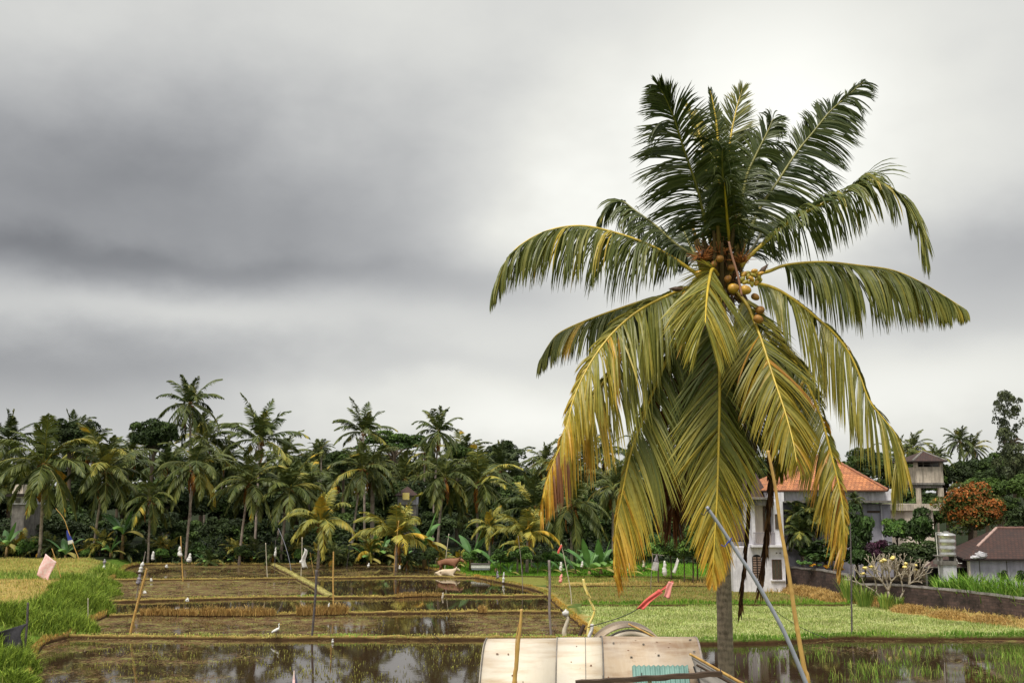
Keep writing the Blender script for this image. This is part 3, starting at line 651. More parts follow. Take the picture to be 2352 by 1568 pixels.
FR = [ # points px, depth change, options
 dict(p=[(1640, 590), (1633, 560), (1618, 500), (1601, 431), (1570, 340), (1548, 271), (1525, 218), (1513, 199)], dd=-1.3, L=1.22, n=125, tint=.07, spread=.75, g=.17, hang=.28, lift=.0, tiplen=.25, s0=.12, clump=.08, tipt=.05),
 dict(p=[(1655, 590), (1628, 420), (1612, 330), (1590, 265), (1567, 232)], dd=1.2, L=.42, n=70, tint=.25, spread=.2, g=.25, lift=.3, tipt=.25),
 dict(p=[(1662, 590), (1652, 400), (1647, 300), (1638, 240), (1631, 207)], dd=.2, L=.42, n=60, tint=.12, spread=.6, g=.0, lift=.2, fold=0, clump=.03),
 dict(p=[(1666, 590), (1664, 440), (1676, 330), (1690, 257), (1705, 205)], dd=.8, L=.8, n=90, tint=.2, spread=.85, g=.04, lift=.1, tiplen=.3, edge=.1),
 dict(p=[(1668, 600), (1663, 500), (1660, 420), (1659, 360), (1660, 344)], dd=-1.5, L=.62, n=60, tint=.10, spread=.8, g=.45, hang=.2, lift=.1, tiplen=.7),
 dict(p=[(1680, 600), (1672, 520), (1666, 450), (1664, 420)], dd=-1.3, L=.65, n=50, tint=.12, spread=.8, g=.4, lift=.1, tiplen=.7),
 dict(p=[(1690, 590), (1698, 500), (1714, 409), (1734, 361), (1762, 305), (1776, 275), (1785, 288)], dd=.3, L=.65, n=110, tint=.08, spread=.8, g=.25, lift=.0, tiplen=.5),
 dict(p=[(1700, 590), (1722, 530), (1750, 470), (1786, 417), (1830, 350), (1870, 301), (1906, 257), (1946, 221), (1982, 189)], dd=.8, L=1.2, n=150, tint=.07, spread=.9, g=.2, hang=.16, lift=.0, tiplen=.3, side=(1.0, .5), clump=.1),
 dict(p=[(1700, 612), (1734, 577), (1802, 517), (1854, 485), (1934, 447), (1990, 414), (2054, 437), (2094, 478), (2112, 525), (2116, 560)], dd=-.6, L=1.15, n=140, tint=.13, spread=.25, g=.42, hang=.25, edge=.2, tiplen=.6),
 dict(p=[(1700, 630), (1758, 625), (1806, 609), (1886, 602), (1974, 610), (2054, 622), (2126, 654), (2214, 708)], dd=-.5, L=1.5, n=125, tint=.22, spread=0, g=.6, hang=.7, s0=.2, lift=.1, edge=.18, tiplen=.18),
 dict(p=[(1650, 650), (1597, 626), (1544, 591), (1487, 561), (1410, 534), (1334, 519), (1258, 530), (1193, 565), (1155, 610), (1136, 655)], dd=-.4, L=1.5, n=125, tint=.22, spread=0, g=.5, hang=.6, s0=.18, edge=.1, tiplen=.35),
 dict(p=[(1650, 610), (1567, 572), (1506, 519), (1460, 485), (1426, 462), (1398, 476), (1380, 500)], dd=1.0, L=1.0, n=85, tint=.08, spread=.1, g=.45, hang=.35, s0=.2, edge=.1),
 dict(p=[(1640, 680), (1600, 680), (1502, 686), (1414, 712), (1335, 741), (1285, 765), (1262, 790), (1243, 822)], dd=.5, L=1.1, n=100, tint=.16, spread=.0, g=.6, hang=.8, s0=.1, edge=.2, tiplen=.35),
 dict(p=[(1650, 650), (1610, 655), (1559, 668), (1476, 708), (1414, 758), (1362, 824), (1322, 903), (1303, 973), (1290, 1000)], dd=-1.6, L=1.6, n=140, tint=.33, spread=.5, g=.3, hang=.4, s0=.08, edge=.15, tiplen=.35, tipt=.18, side=(.4, 1)),
 dict(p=[(1640, 680), (1560, 720), (1460, 790), (1400, 860), (1353, 925), (1318, 970), (1283, 1034), (1257, 1105), (1243, 1170)], dd=-1.1, L=1.7, n=150, tint=.26, spread=.5, g=.3, hang=.5, s0=.15, edge=.2, tiplen=.22, tipt=.45, side=(.3, 1)),
 dict(p=[(1640, 690), (1590, 740), (1540, 810), (1502, 894), (1476, 964), (1449, 1039), (1432, 1118), (1419, 1183), (1412, 1249), (1413, 1335)], dd=-1.0, L=1.75, n=160, tint=.14, spread=.8, g=.14, hang=.5, s0=.2, edge=.2, tiplen=.16, tipt=.55, side=(.15, 1), clump=.07),
 dict(p=[(1650, 700), (1600, 800), (1575, 900), (1560, 1000), (1548, 1100), (1545, 1180)], dd=.4, L=1.35, n=130, tint=.95, spread=.9, g=.3, hang=.2, s0=.1, edge=.3, tiplen=.5, tipt=.25),
 dict(p=[(1655, 690), (1640, 780), (1615, 880), (1600, 1000), (1595, 1100)], dd=.6, L=1.3, n=120, tint=.95, spread=.8, g=.3, hang=.2, s0=.15, edge=.3, tipt=.2),
 dict(p=[(1660, 640), (1650, 745), (1653, 877), (1651, 1008), (1647, 1140), (1642, 1227), (1637, 1325)], dd=-1.5, L=1.5, n=170, tint=.17, spread=.9, g=.10, hang=.45, s0=.15, edge=.2, tiplen=.16, tipt=.42, clump=.07, pw=.7, lift=0),
 dict(p=[(1662, 655), (1638, 618), (1628, 650), (1623, 690), (1621, 722), (1620, 742)], dd=-2.2, L=1.3, n=100, tint=.38, spread=.9, g=.14, hang=.6, s0=.22, edge=.1, tiplen=.75, pw=1, lift=0, clump=.06),
 dict(p=[(1672, 650), (1697, 676), (1717, 702), (1731, 735), (1750, 784), (1775, 862), (1801, 939), (1821, 1011), (1830, 1062)], dd=-2.2, L=1.3, n=140, tint=.36, spread=.9, g=.12, hang=.4, s0=.12, edge=.15, tiplen=.25, tipt=.12, pw=1, lift=0, clump=.09),
 dict(p=[(1675, 645), (1720, 648), (1775, 661), (1821, 687), (1873, 728), (1914, 764), (1950, 811), (1976, 867), (1996, 919), (2030, 963), (2058, 1001), (2068, 1053), (2062, 1100)], dd=-.9, L=1.8, n=160, tint=.26, spread=.5, g=.4, hang=.5, s0=.1, edge=.2, tiplen=.4, tipt=.1, side=(1, .3)),
 dict(p=[(1680, 670), (1745, 715), (1811, 811), (1857, 888), (1888, 965), (1909, 1042), (1930, 1130), (1940, 1207), (1932, 1300)], dd=-1.3, L=1.55, n=150, tint=.16, spread=.8, g=.22, hang=.45, s0=.2, edge=.25, tiplen=.2, tipt=.45, side=(1, .25)),
 dict(p=[(1700, 700), (1740, 790), (1775, 900), (1790, 1010), (1790, 1090)], dd=1.0, L=.9, n=90, tint=.05, spread=.7, g=.3, hang=.4, s0=.2, edge=.3, tipt=.3),
 dict(p=[(1660, 690), (1670, 800), (1690, 900), (1705, 1000), (1712, 1080)], dd=.9, L=1.3, n=100, tint=.0, spread=.9, g=.3, hang=.3, s0=.1, edge=.2, tipt=.2),
 dict(p=[(1650, 680), (1590, 730), (1540, 830), (1515, 920), (1500, 1000)], dd=1.0, L=1.0, n=90, tint=.02, spread=.8, g=.35, hang=.4, s0=.1, edge=.2, tipt=.2),
 dict(p=[(1690, 680), (1745, 740), (1800, 840), (1840, 930), (1860, 1010)], dd=.8, L=1.0, n=90, tint=.04, spread=.8, g=.35, hang=.4, s0=.1, edge=.2, tipt=.15),
 dict(p=[(1660, 680), (1630, 800), (1650, 900), (1672, 1000), (1680, 1120)], dd=.3, L=1.35, n=120, tint=.9, spread=.9, g=.3, hang=.3, s0=.1, edge=.3, tipt=.3),
 dict(p=[(1640, 620), (1600, 590), (1575, 540), (1560, 500)], dd=1.6, L=.8, n=60, tint=.03, spread=.4, g=.45, hang=.3, s0=.2),
 dict(p=[(1700, 620), (1735, 560), (1760, 520), (1790, 505)], dd=1.8, L=.85, n=60, tint=.03, spread=.4, g=.45, hang=.3, s0=.2),
]
M['rachisg'] = plain('green_midrib', (.24, .22, .04), (.13, .13, .03), 5, .4, .05)
rg = np.random.default_rng(21)
for k, q in enumerate(FR):
    q = dict(q); p = fp(q.pop('p'), q.pop('dd'), 0, q.pop('pw', 1.3)); mb = MB(); L_ = q.pop('L'); n_ = int(q.pop('n')*1.9); L_ *= 1.12
    c, tot = frond(mb, p, L_, n_, rng=rg, W=.036, nseg=5, **q)
    fo = attach(mb.build('frond', M['frond'], col=True))
    rb = MB(); tube(rb, c, np.interp(np.linspace(0, 1, len(c)), [0, .1, .4, 1], [.055, .042, .028, .008]), 6)
    ro = rb.build('midrib', M['brownwood'] if q.get('tint', 0) > .8 else M['rachis'] if q.get('tint', 0) > .1 else M['rachisg'], smooth=True); ro.parent = fo
# dead fronds hanging down
for p, w_ in (([(1690, 640), (1735, 740), (1762, 880), (1768, 1000), (1770, 1080), (1764, 1200), (1748, 1338)], .36), ([(1700, 660), (1728, 800), (1735, 960), (1722, 1100), (1718, 1200), (1700, 1395)], .26),
              ([(1655, 660), (1640, 760), (1612, 860), (1600, 940)], .4), ([(1680, 680), (1705, 800), (1720, 900), (1730, 1000)], .35)):
    pp = fp(p, .5, -.15); c = catmull(pp, 14); n = 130; seg = np.r_[0, np.cumsum(np.linalg.norm(np.diff(c, axis=0), axis=1))]; s = np.linspace(.15, 1, n)*seg[-1]
    q = np.stack([np.interp(s, seg, c[:, k]) for k in range(3)], 1); T = nrm(np.gradient(q, axis=0)); mb = MB()
    for sg in (1, -1, .3, -.3):
        d = T*1.0+rg.normal(0, .10, (n, 3))+np.array([sg*.13, 0, -.3]); cc = np.array([(.10, .045, .025), (.17, .085, .04), (.06, .03, .02)])[rg.integers(0, 3, n)]
        strips(mb, q, d, np.array([1., .4, 0])+rg.normal(0, .4, (n, 3)), rg.uniform(.3, .8, n)*w_/.36*.62, np.full(n, .045), np.full(n, .05), cc, cc*.8, 4)
    fo = attach(mb.build('dead_frond', M['dead'], col=True)); fo['label'] = 'dry brown frond hanging limp'
    rb = MB(); tube(rb, c, np.interp(np.linspace(0, 1, len(c)), [0, 1], [.04, .01]), 6); ro = rb.build('midrib', M['brownwood'], smooth=True); ro.parent = fo
# leaf sheaths and fibre at the heart, stalks, nuts and flowers
mb = MB()
for i in range(26):
    a = rg.uniform(0, 6.28); z0 = WZ(rg.uniform(640, 700), PD); x0 = WX(1668, PD)
    p0 = np.array([x0+.12*math.cos(a), PD+.12*math.sin(a), z0]); p1 = p0+np.array([.22*math.cos(a), .22*math.sin(a), .55]); p2 = p0+np.array([.40*math.cos(a), .4*math.sin(a), 1.0+rg.uniform(-.2, .4)])
    tube(mb, catmull([p0, p1, p2], 5), np.linspace(.075, .03, 11), 6, (.10, .07, .03) if i % 3 else (.2, .14, .04))
for i in range(240):
    a = rg.uniform(0, 6.28); z0 = WZ(rg.uniform(560, 720), PD); p0 = np.array([WX(1668, PD)+.2*math.cos(a), PD+.2*math.sin(a), z0])
    p1 = p0+np.array([.3*math.cos(a), .3*math.sin(a), rg.uniform(-.5, .4)]); tube(mb, [p0, (p0+p1)/2+[0, 0, .05], p1], [.012, .009, .004], 4, (.12, .06, .03) if i % 2 else (.22, .10, .05))
attach(mb.build('leaf_sheaths', M['dead'], smooth=True, col=True))
def nut(x, y, r, mat, dd=-.75, rot=0., asp=1.25):
    mb = MB(); r = r*.86; c = P(x, y, PD+dd); n = 14
    ax = np.array([math.cos(rot), 0, math.sin(rot)]); t = np.linspace(-1, 1, n); prof = r*np.sqrt(np.maximum(0.004, 1-t**2))*(1-.12*t)
    tube(mb, c+np.outer(t*r*asp, ax), prof, 12); return attach(mb.build('coconut', mat, smooth=True))
for (x, y, r, m_, dd, rot, asp) in [(1685, 662, .115, 'coconut', -.75, .1, 1.2), (1713, 666, .11, 'coconut', -.8, -.2, 1.2), (1605, 630, .085, 'coconut', -.5, 1.4, 1.25), (1597, 646, .07, 'greennut', -.45, .9, 1.2),
      (1742, 733, .10, 'brownnut', -.7, -.4, 1.2), (1654, 594, .085, 'brownnut', -.6, .3, 1.1), (1640, 606, .07, 'brownnut', -.55, 1.2, 1.1), (1735, 682, .08, 'brownnut', -.6, -.5, 1.3),
      (1746, 712, .1, 'brownnut', -.5, .2, 1.1), (1672, 640, .08, 'brownnut', -.5, .8, 1.2), (1680, 615, .08, 'brownnut', -.4, .2, 1.2)]: nut(x, y, r, M[m_], dd, rot, asp)
for i in range(15):
    x, y = [(1733, 622), (1716, 627), (1744, 636), (1726, 640), (1712, 648), (1722, 648), (1738, 650), (1745, 645), (1706, 640), (1748, 628), (1730, 632), (1718, 635), (1709, 630), (1741, 642), (1727, 652)][i]
    nut(x, y, .048, M['greennut' if i % 3 else 'coconut'], -.7+rg.uniform(-.12, .12), rg.uniform(-1.5, 1.5), 1.7)
for (x, y) in ((1615, 598), (1702, 603), (1650, 585)):
    mb = MB(); c = P(x, y, PD-.3)
    for i in range(46):
        d = rg.normal(0, 1, 3); d[2] = abs(d[2])*.5; d = d/np.linalg.norm(d); e = c+d*rg.uniform(.15, .42)
        tube(mb, [c, (c+e)/2+[0, 0, .03], e], [.012, .008, .005], 4)
        if i % 3 == 0: ell(mb, c+d*rg.uniform(.03, .14)+[0, 0, .03], .028, nu=6, nv=4)
    attach(mb.build('flower_cluster', M['flower'], smooth=True))
mb = MB(); tube(mb, catmull(fp([(1674, 555), (1682, 590), (1694, 630), (1704, 680)], 0, -1.0), 8), .022, 6); attach(mb.build('flower_stalk', plain('dry_stalk', (.40, .2, .13), (.28, .13, .08), 6), smooth=True))
for a, b in (((1735, 640), (1765, 606)), ((1575, 665), (1536, 663)), ((1600, 600), (1617, 572))):
    mb = MB(); c = [P(*a, PD-.3), P((a[0]+b[0])/2, (a[1]+b[1])/2, PD-.35), P(*b, PD-.3)]; tube(mb, catmull(c, 5), np.interp(np.linspace(0, 1, 11), [0, .6, 1], [.03, .055, .005]), 6); attach(mb.build('spathe', M['brownwood'], smooth=True))
# ------------------------------------------------------------------ far palm crowns (unit: metres, crown radius about 4)
def crown_palm(seed, nf=26, Rr=4.4, young=.0, tint=.16, droop=.13, stand=.0, nl=44, W=.13, L=1.3, wild=.3):
    rng = np.random.default_rng(seed); mb = MB()
    for i in range(nf):
        az = i*2.39996+rng.normal(0, .25); t = i/(nf-1); el = R(84-(1-young)*128*t**.9+rng.normal(0, 7))
        Lf = Rr*rng.uniform(.9, 1.15)*(.75 if t < .15 else 1.05); d = np.array([math.cos(az)*math.cos(el), math.sin(az)*math.cos(el), math.sin(el)]); p = np.array([0, 0, .0]); pts = [p]
        dr = droop*(.35+1.1*t)*rng.uniform(.7, 1.3)
        for k in range(7): p = p+d*Lf/7; pts.append(p); d = d+np.array([0, 0, -dr-.04*k]); d = d/np.linalg.norm(d)
        tn = tint*.62-.02+rng.normal(0, .03)+(.06 if t > .7 else 0)+(.25 if rng.uniform() < .05 else 0)
        frond(mb, pts, L*(.75 if t < .15 else 1), nl, tint=tn, tipt=.05, edge=.05, g=.35, hang=.25+.3*t, lift=.2*(1-t), W=W, nseg=2, rng=rng, s0=.14, clump=.12, tiplen=.3)
        c = catmull(pts, 3); tube(mb, c, np.linspace(.05, .015, len(c)), 4, tcol(np.full(len(c), min(.55, tn+.22))))
    for i in range(int(4*(1-young))):
        az = rng.uniform(0, 6.28); p = np.zeros(3); pts = [p, np.array([math.cos(az)*.5, math.sin(az)*.5, -.5]), np.array([math.cos(az)*.6, math.sin(az)*.6, -1.8]), np.array([math.cos(az)*.5, math.sin(az)*.5, -3.0*rng.uniform(.7, 1)])]
        frond(mb, pts, .7, 26, tint=.92, tipt=.05, edge=.0, g=.4, hang=1., lift=0, W=.12, nseg=2, rng=rng, s0=.2)
    for i in range(8): ell(mb, rng.normal(0, .22, 3)+[0, 0, -.3], .16, (.22, .11, .03), 6, 4)
    o = mb.build('crown', M['farfrond'], col=True); me = o.data; bpy.data.objects.remove(o); return me
PC = [crown_palm(1), crown_palm(2, 22, droop=.17), crown_palm(3, 26, tint=.08), crown_palm(4, 20, droop=.2, tint=.16), crown_palm(5, 24, droop=.1, tint=.05)]
PY = [crown_palm(11, 18, young=.5, tint=.48, droop=.14, W=.15), crown_palm(12, 16, young=.4, tint=.50, droop=.19, W=.15)]
PDK = [crown_palm(31, 22, tint=-.02, droop=.12), crown_palm(32, 20, tint=.02, droop=.16)]
PU = [crown_palm(41, 20, young=.35, tint=.05, droop=.07)]
def add_palm(cx, cy, D, rpx, base_x, crown, label, group=None, cat='palm tree', zbase=None, rz=None, rt=.16, mat='fartrunk', sz=1., bulge=0.):
    bx = WX(base_x, D); zb = float(hfun([bx], [D])[0]) if zbase is None else zbase
    c = P(cx, cy, D); t = thing('coconut_palm', label, cat, (bx, D, zb-.1), group)
    mb = MB(); top = c-np.array([bx, D, zb-.1]); k = np.linspace(0, 1, 14)[:, None]; lean = np.array([top[0], top[1], 0])
    pts = k*np.array([0, 0, top[2]])+(k**1.6)*lean+np.sin(k*math.pi)*bulge*np.array([1, 0, 0])
    tube(mb, pts, np.interp(k[:, 0], [0, .06, 1], [rt*1.5, rt, rt*.72]), 8); mb.build('trunk', M[mat], t, smooth=True)
    s = rpx*1.12*D/F/4.0; put(t, crown, t, 'crown', tuple(top), (s, s, s*sz), rz if rz is not None else random.uniform(0, 6.28)); return t
# rows of the plantation, from the photograph (crown centre, crown radius, foot of the trunk)
add_palm(101, 1064, 112, 102, 101, PC[0], 'large coconut palm on the far left with its trunk standing behind the golden field', rt=.2)
add_palm(244, 1078, 114, 92, 223, PC[2], 'coconut palm between the far left palm and the short yellowish one, straight trunk')
add_palm(345, 1146, 113, 62, 348, PC[3], 'shorter coconut palm with a yellow dead frond, above the banana plant on the left', rt=.14)
add_palm(448, 1072, 114, 80, 434, PC[1], 'coconut palm whose leaning trunk carries a white bag near its foot')
add_palm(436, 928, 150, 60, 440, PC[4], 'tallest palm on the skyline, rising high above the trees at left', sz=1.25, rt=.22)
add_palm(573, 1109, 113, 72, 556, PC[0], 'coconut palm with slim trunk rising behind the start of the diagonal bund')
add_palm(598, 1010, 124, 78, 590, PU[0], 'palm with upswept fronds topping the skyline behind the diagonal bund')
add_palm(665, 1122, 114, 76, 650, PC[2], 'coconut palm with leaning pale trunk next to the young yellow palm')
add_palm(738, 1205, 108, 76, 735, PY[1], 'low yellow-green palm with arching fronds, left of the slim leaning trunk', rt=.17)
add_palm(833, 1078, 116, 72, 810, PC[1], 'coconut palm on a very slim leaning trunk, between the two low yellow palms', rt=.13, mat='fartrunk')
add_palm(856, 1066, 119, 66, 857, PC[3], 'palm on a thick reddish trunk just behind the slim leaning palm', rt=.27)
add_palm(834, 992, 123, 58, 840, PU[0], 'palm with an upright fan of fronds on the skyline above the slim leaning palm')
add_palm(912, 1237, 106, 80, 912, PY[0], 'bushy young palm of bright yellow-green fronds at the field edge', rt=.2)
add_palm(1007, 992, 140, 50, 995, PC[4], 'tall thin palm standing on the skyline right of the umbrella-shaped tree', sz=1.3)
add_palm(1022, 1096, 113, 70, 1005, PC[1], 'coconut palm with a skirt of brown dead fronds right of the young yellow palm')
add_palm(1098, 1108, 116, 84, 1096, PC[2], 'wide coconut palm to the left of the yellow tip of the big front palm')
add_palm(1228, 1168, 108, 88, 1222, PC[4], 'palm with broad arms spread level, left of the one under the orange frond tip', rt=.15)
add_palm(1314, 1160, 104, 84, 1311, PC[3], 'low spreading palm with heavy drooping fronds, right under the orange frond tip', rt=.16)
add_palm(1408, 1116, 110, 66, 1406, PC[0], 'palm seen between the two left drooping fronds of the big palm')
add_palm(1213, 1228, 101, 62, 1210, PY[0], 'small green palm bush behind the dry plots, right of the tin box', rt=.16)
add_palm(1126, 1214, 104, 46, 1124, PY[1], 'little palm bush above the pale tin box', rt=.12)
add_palm(1190, 1258, 99, 34, 1188, PY[1], 'knee-high palm sprout with brown lower fronds at the grass edge', rt=.1)
add_palm(2204, 1012, 165, 33, 2204, PC[4], 'left one of two small palms on the skyline above the orange-leaved tree', sz=1.15, group='pair of skyline palms on the right')
add_palm(2234, 1028, 170, 32, 2236, PC[2], 'right one of two small palms on the skyline above the orange-leaved tree', sz=1.1, group='pair of skyline palms on the right')
GF = 'coconut palms filling the back rows of the plantation'
for i, (x, y, D, r) in enumerate([(20, 1010, 130, 70), (165, 1010, 128, 72), (300, 1040, 126, 66), (210, 1030, 134, 66), (470, 1010, 130, 74), (520, 1060, 128, 60), (380, 1070, 128, 60), (650, 1050, 130, 60), (730, 1075, 127, 66), (705, 1120, 122, 60),
        (770, 1110, 122, 60), (900, 1050, 130, 56), (930, 1100, 126, 62), (960, 1090, 124, 50), (1060, 1050, 130, 62), (1150, 1080, 128, 68), (1180, 1110, 124, 60), (1250, 1060, 135, 50), (1290, 1090, 128, 62), (1350, 1060, 130, 60), (1390, 1040, 138, 50), (1450, 1080, 128, 60), (1500, 1070, 125, 66),
        (1560, 1090, 124, 60), (1610, 1060, 124, 66), (1690, 1070, 122, 60), (-60, 1060, 118, 90), (10, 1120, 122, 70), (560, 1180, 122, 54), (1330, 1010, 150, 34), (1000, 1130, 125, 52), (1060, 1180, 118, 50), (1100, 1160, 120, 54)]):
    D = D+28+(i % 3)*12; add_palm(x, y, D, r, x+random.uniform(-22, 22), (PDK+PC[:3])[i % 5], 'dark coconut palm of the crowded back rows of the plantation', GF, rt=.17)
for i, (x, y, D, r, lb) in enumerate([(2095, 1030, 140, 42, 'dark palm top showing just left of the tower roof'), (2065, 1050, 132, 50, 'dark palm between the orange roof and the tower'), (2150, 1050, 128, 34, 'palm tuft peeping over the right side of the tower roof'), (1290, 1020, 155, 24, 'small distant palm tuft on the skyline left of the big palm'), (738, 1030, 170, 26, 'tiny distant palm tuft in the skyline gap left of centre'), (1850, 1060, 130, 40, 'palm behind the left slope of the orange roof'), (975, 1040, 150, 34, 'small palm beside the tall thin skyline palm')]):
    add_palm(x, y, D, r, x, PC[i % 5], lb, rt=.15)
# ------------------------------------------------------------------ broadleaf trees
def crown_leaf(seed, n=6500, lumps=26, size=.062, cols=((.045, .085, .018), (.07, .12, .022), (.03, .055, .014)), flat=.8, rl=(.22, .38), hollow=0, shape='ball'):
    rng = np.random.default_rng(seed); mb = MB(); Cn = []
    for i in range(lumps):
        d = rng.normal(0, 1, 3); d = d/np.linalg.norm(d); r = rng.uniform(.25, .72)
        c = d*r*np.array([1, 1, flat])
        if shape == 'umbrella': c = np.array([d[0]*.85, d[1]*.85, abs(d[2])*.12+.1*rng.normal()])
        if shape == 'tall': c = np.array([d[0]*.62*rng.uniform(.2, 1), d[1]*.6, rng.uniform(-1.2, 1.1)])
        Cn.append((c, rng.uniform(*rl), rng.uniform(.75, 1.3), rng.integers(0, len(cols))))
    per = n//lumps
    for c, r, kb, ci in Cn:
        d = nrm(rng.normal(0, 1, (per, 3))); d[:, 2] = np.where(d[:, 2] < -.35, -d[:, 2], d[:, 2])
        p = c+d*(r*rng.uniform(.72, 1.08, per)**.6)[:, None]*np.array([1, 1, .45 if shape == 'umbrella' else .85])
        nn = nrm(d+rng.normal(0, .55, (per, 3))); u = nrm(np.cross(nn, rng.normal(0, 1, (per, 3)))); v = np.cross(nn, u); s = (size*rng.uniform(.55, 1.35, per))[:, None]
        q = np.stack([p-u*s, p-v*s*.45, p+u*s-nn*s*.3, p+v*s*.45], 1).reshape(-1, 3)
        ci2 = np.where(rng.uniform(0, 1, per) < .7, ci, rng.integers(0, len(cols), per)); cc = np.array(cols)[ci2]*kb*rng.uniform(.7, 1.35, (per, 1))
        mb.add(q, np.arange(per)[:, None]*4+np.arange(4)[None], np.repeat(cc, 4, 0))
    o = mb.build('crown', M['leaf'], col=True); me = o.data; bpy.data.objects.remove(o); return me
def limbs(seed, h=1.0):
    rng = np.random.default_rng(seed); mb = MB(); top = np.array([0, 0, 0.])
    tube(mb, catmull([np.array([0, 0, -1.9]), np.array([.03, 0, -1.0]), np.array([-.02, .02, -.4]), top], 4), np.linspace(.085, .05, 13), 7)
    for i in range(9):
        a = i*.7+rng.normal(0, .3); b = np.array([0, 0, rng.uniform(-.75, 0)]); e = np.array([math.cos(a)*.5, math.sin(a)*.5, rng.uniform(-.08, .0)])
        tube(mb, catmull([b, (b+e)/2+[0, 0, .06], e], 4), np.linspace(.035, .008, 9), 5)
    o = mb.build('trunk', M['bark'], smooth=True); me = o.data; bpy.data.objects.remove(o); return me
BL = [crown_leaf(51, cols=((.03, .05, .012), (.05, .08, .016), (.022, .04, .01))), crown_leaf(52, lumps=28, cols=((.035, .06, .014), (.055, .09, .018), (.025, .045, .012))), crown_leaf(53, cols=((.028, .045, .014), (.04, .062, .017))), crown_leaf(54, cols=((.07, .12, .02), (.10, .16, .03), (.045, .08, .015)))]
BT = [limbs(61), limbs(62)]
UMB = crown_leaf(55, n=3600, lumps=20, shape='umbrella', rl=(.2, .34)); 
ORG = crown_leaf(56, n=9000, lumps=46, size=.045, cols=((.36, .12, .025), (.08, .11, .02), (.12, .13, .025), (.28, .13, .03), (.06, .09, .018)), rl=(.2, .32))
WISP = crown_leaf(57, n=9000, lumps=110, size=.04, shape='tall', rl=(.08, .2), cols=((.07, .085, .045), (.10, .12, .05)))
BUSH = crown_leaf(58, n=3000, lumps=14, size=.10, cols=((.06, .12, .02), (.10, .18, .03), (.04, .08, .015)), rl=(.3, .45))
def add_tree(cx, cy, rpx, D, crown, label, group=None, sz=.85, cat='tree', name='tree', zb=None, sx=1.0):
    r = rpx*D/F; c = P(cx, cy, D); bz = float(hfun([c[0]], [D])[0]) if zb is None else zb
    t = thing(name, label, cat, (c[0], D, bz), group); h = c[2]-bz
    put(t, crown, t, 'crown', (0, 0, h), (r*sx, r*sx, r*sz), random.uniform(0, 6.28)); put(t, BT[random.randrange(2)], t, 'trunk', (0, 0, h), (r*.9, r*.9, max(h/1.85, .1)), random.uniform(0, 6.28)); return t
add_tree(165, 1000, 62, 150, BL[2], 'round-topped dark tree on the skyline at the far left', sz=1.0)
add_tree(352, 1005, 66, 145, BL[1], 'dense dark tree on the skyline left of the tallest palm', sz=1.05)
add_tree(1160, 1045, 56, 165, BL[2], 'rounded dome of a dark tree alone on the skyline at centre', sz=.95)
add_tree(905, 1022, 84, 175, UMB, 'flat-topped umbrella-shaped tree on the skyline', sz=.8)
add_tree(790, 1060, 52, 135, BL[1], 'dark leafy tree left of the upright-fanned skyline palm')
add_tree(1050, 1040, 46, 150, BL[3], 'loose pale-green tree behind the tall thin palm')
add_tree(2226, 1172, 92, 80, ORG, 'big round tree with orange and green leaves beside the water tank', sz=.98)
add_tree(2322, 1010, 62, 105, WISP, 'tall wispy tree with open feathery branches at the right edge', sz=1.6)
add_tree(2362, 1120, 70, 100, BL[3], 'light-green leafy tree low at the right edge, below the wispy tree')
add_tree(2310, 1160, 40, 96, BL[1], 'green tree squeezed between the orange-leaved tree and the right edge')
GB = 'broadleaf trees making up the dark wood behind the palms'
fill = []
for i in range(27): fill.append((-160+i*68+random.uniform(-28, 28), 1082+random.uniform(-26, 26), random.uniform(44, 76), random.uniform(175, 225)))
for i in range(25): fill.append((-200+i*80+random.uniform(-25, 25), 1150+random.uniform(-15, 20), random.uniform(66, 92), random.uniform(145, 170)))
for i in range(25): fill.append((-190+i*80+random.uniform(-25, 25), 1225+random.uniform(-22, 15), random.uniform(56, 84), random.uniform(124, 140)))
for i, (x, y, r, D) in enumerate(fill): add_tree(x, y, r, D, BL[[0, 2, 1, 2][i % 4]], 'dark broadleaf tree in the thick of the wood behind the palms', GB)
GH = 'trees on the rise behind the houses'
for i, (x, y, r, D) in enumerate([(1770, 1090, 50, 120), (1830, 1100, 55, 128), (1900, 1095, 50, 122), (1985, 1085, 55, 118), (2060, 1100, 55, 125), (2110, 1110, 50, 128), (2170, 1100, 50, 130), (2230, 1090, 46, 135), (2285, 1075, 44, 140), (2330, 1085, 50, 135), (2400, 1080, 60, 130), (2000, 1180, 60, 112), (2080, 1170, 60, 115), (2140, 1180, 60, 112), (2380, 1200, 70, 95), (2470, 1100, 80, 110), (1990, 1060, 40, 135), (2260, 1130, 50, 115), (1740, 1180, 50, 112), (1690, 1150, 55, 116), (2300, 1115, 48, 125)]):
    add_tree(x, y-4, r*1.3, D, BL[[0, 3, 2, 1][i % 4]], 'dark green tree on the rise behind the houses', GH)
GSP = 'palm sprouts and ferns under the edge of the wood'
for i in range(34):
    x = -40+i*33+random.uniform(-14, 14); D = random.uniform(112.5, 117) if x < 930 else random.uniform(104, 110)
    zz = float(hfun([WX(x, D)], [D])[0]); yy = HZ+(CAMH-zz-random.uniform(.3, 1.1))*F/D; add_palm(x, yy, D, random.uniform(20, 42), x, (PDK+PY+PC[:1])[i % 5], 'green palm sprout fanning out at the foot of the wood', GSP, rt=.1, cat='palm sprout')
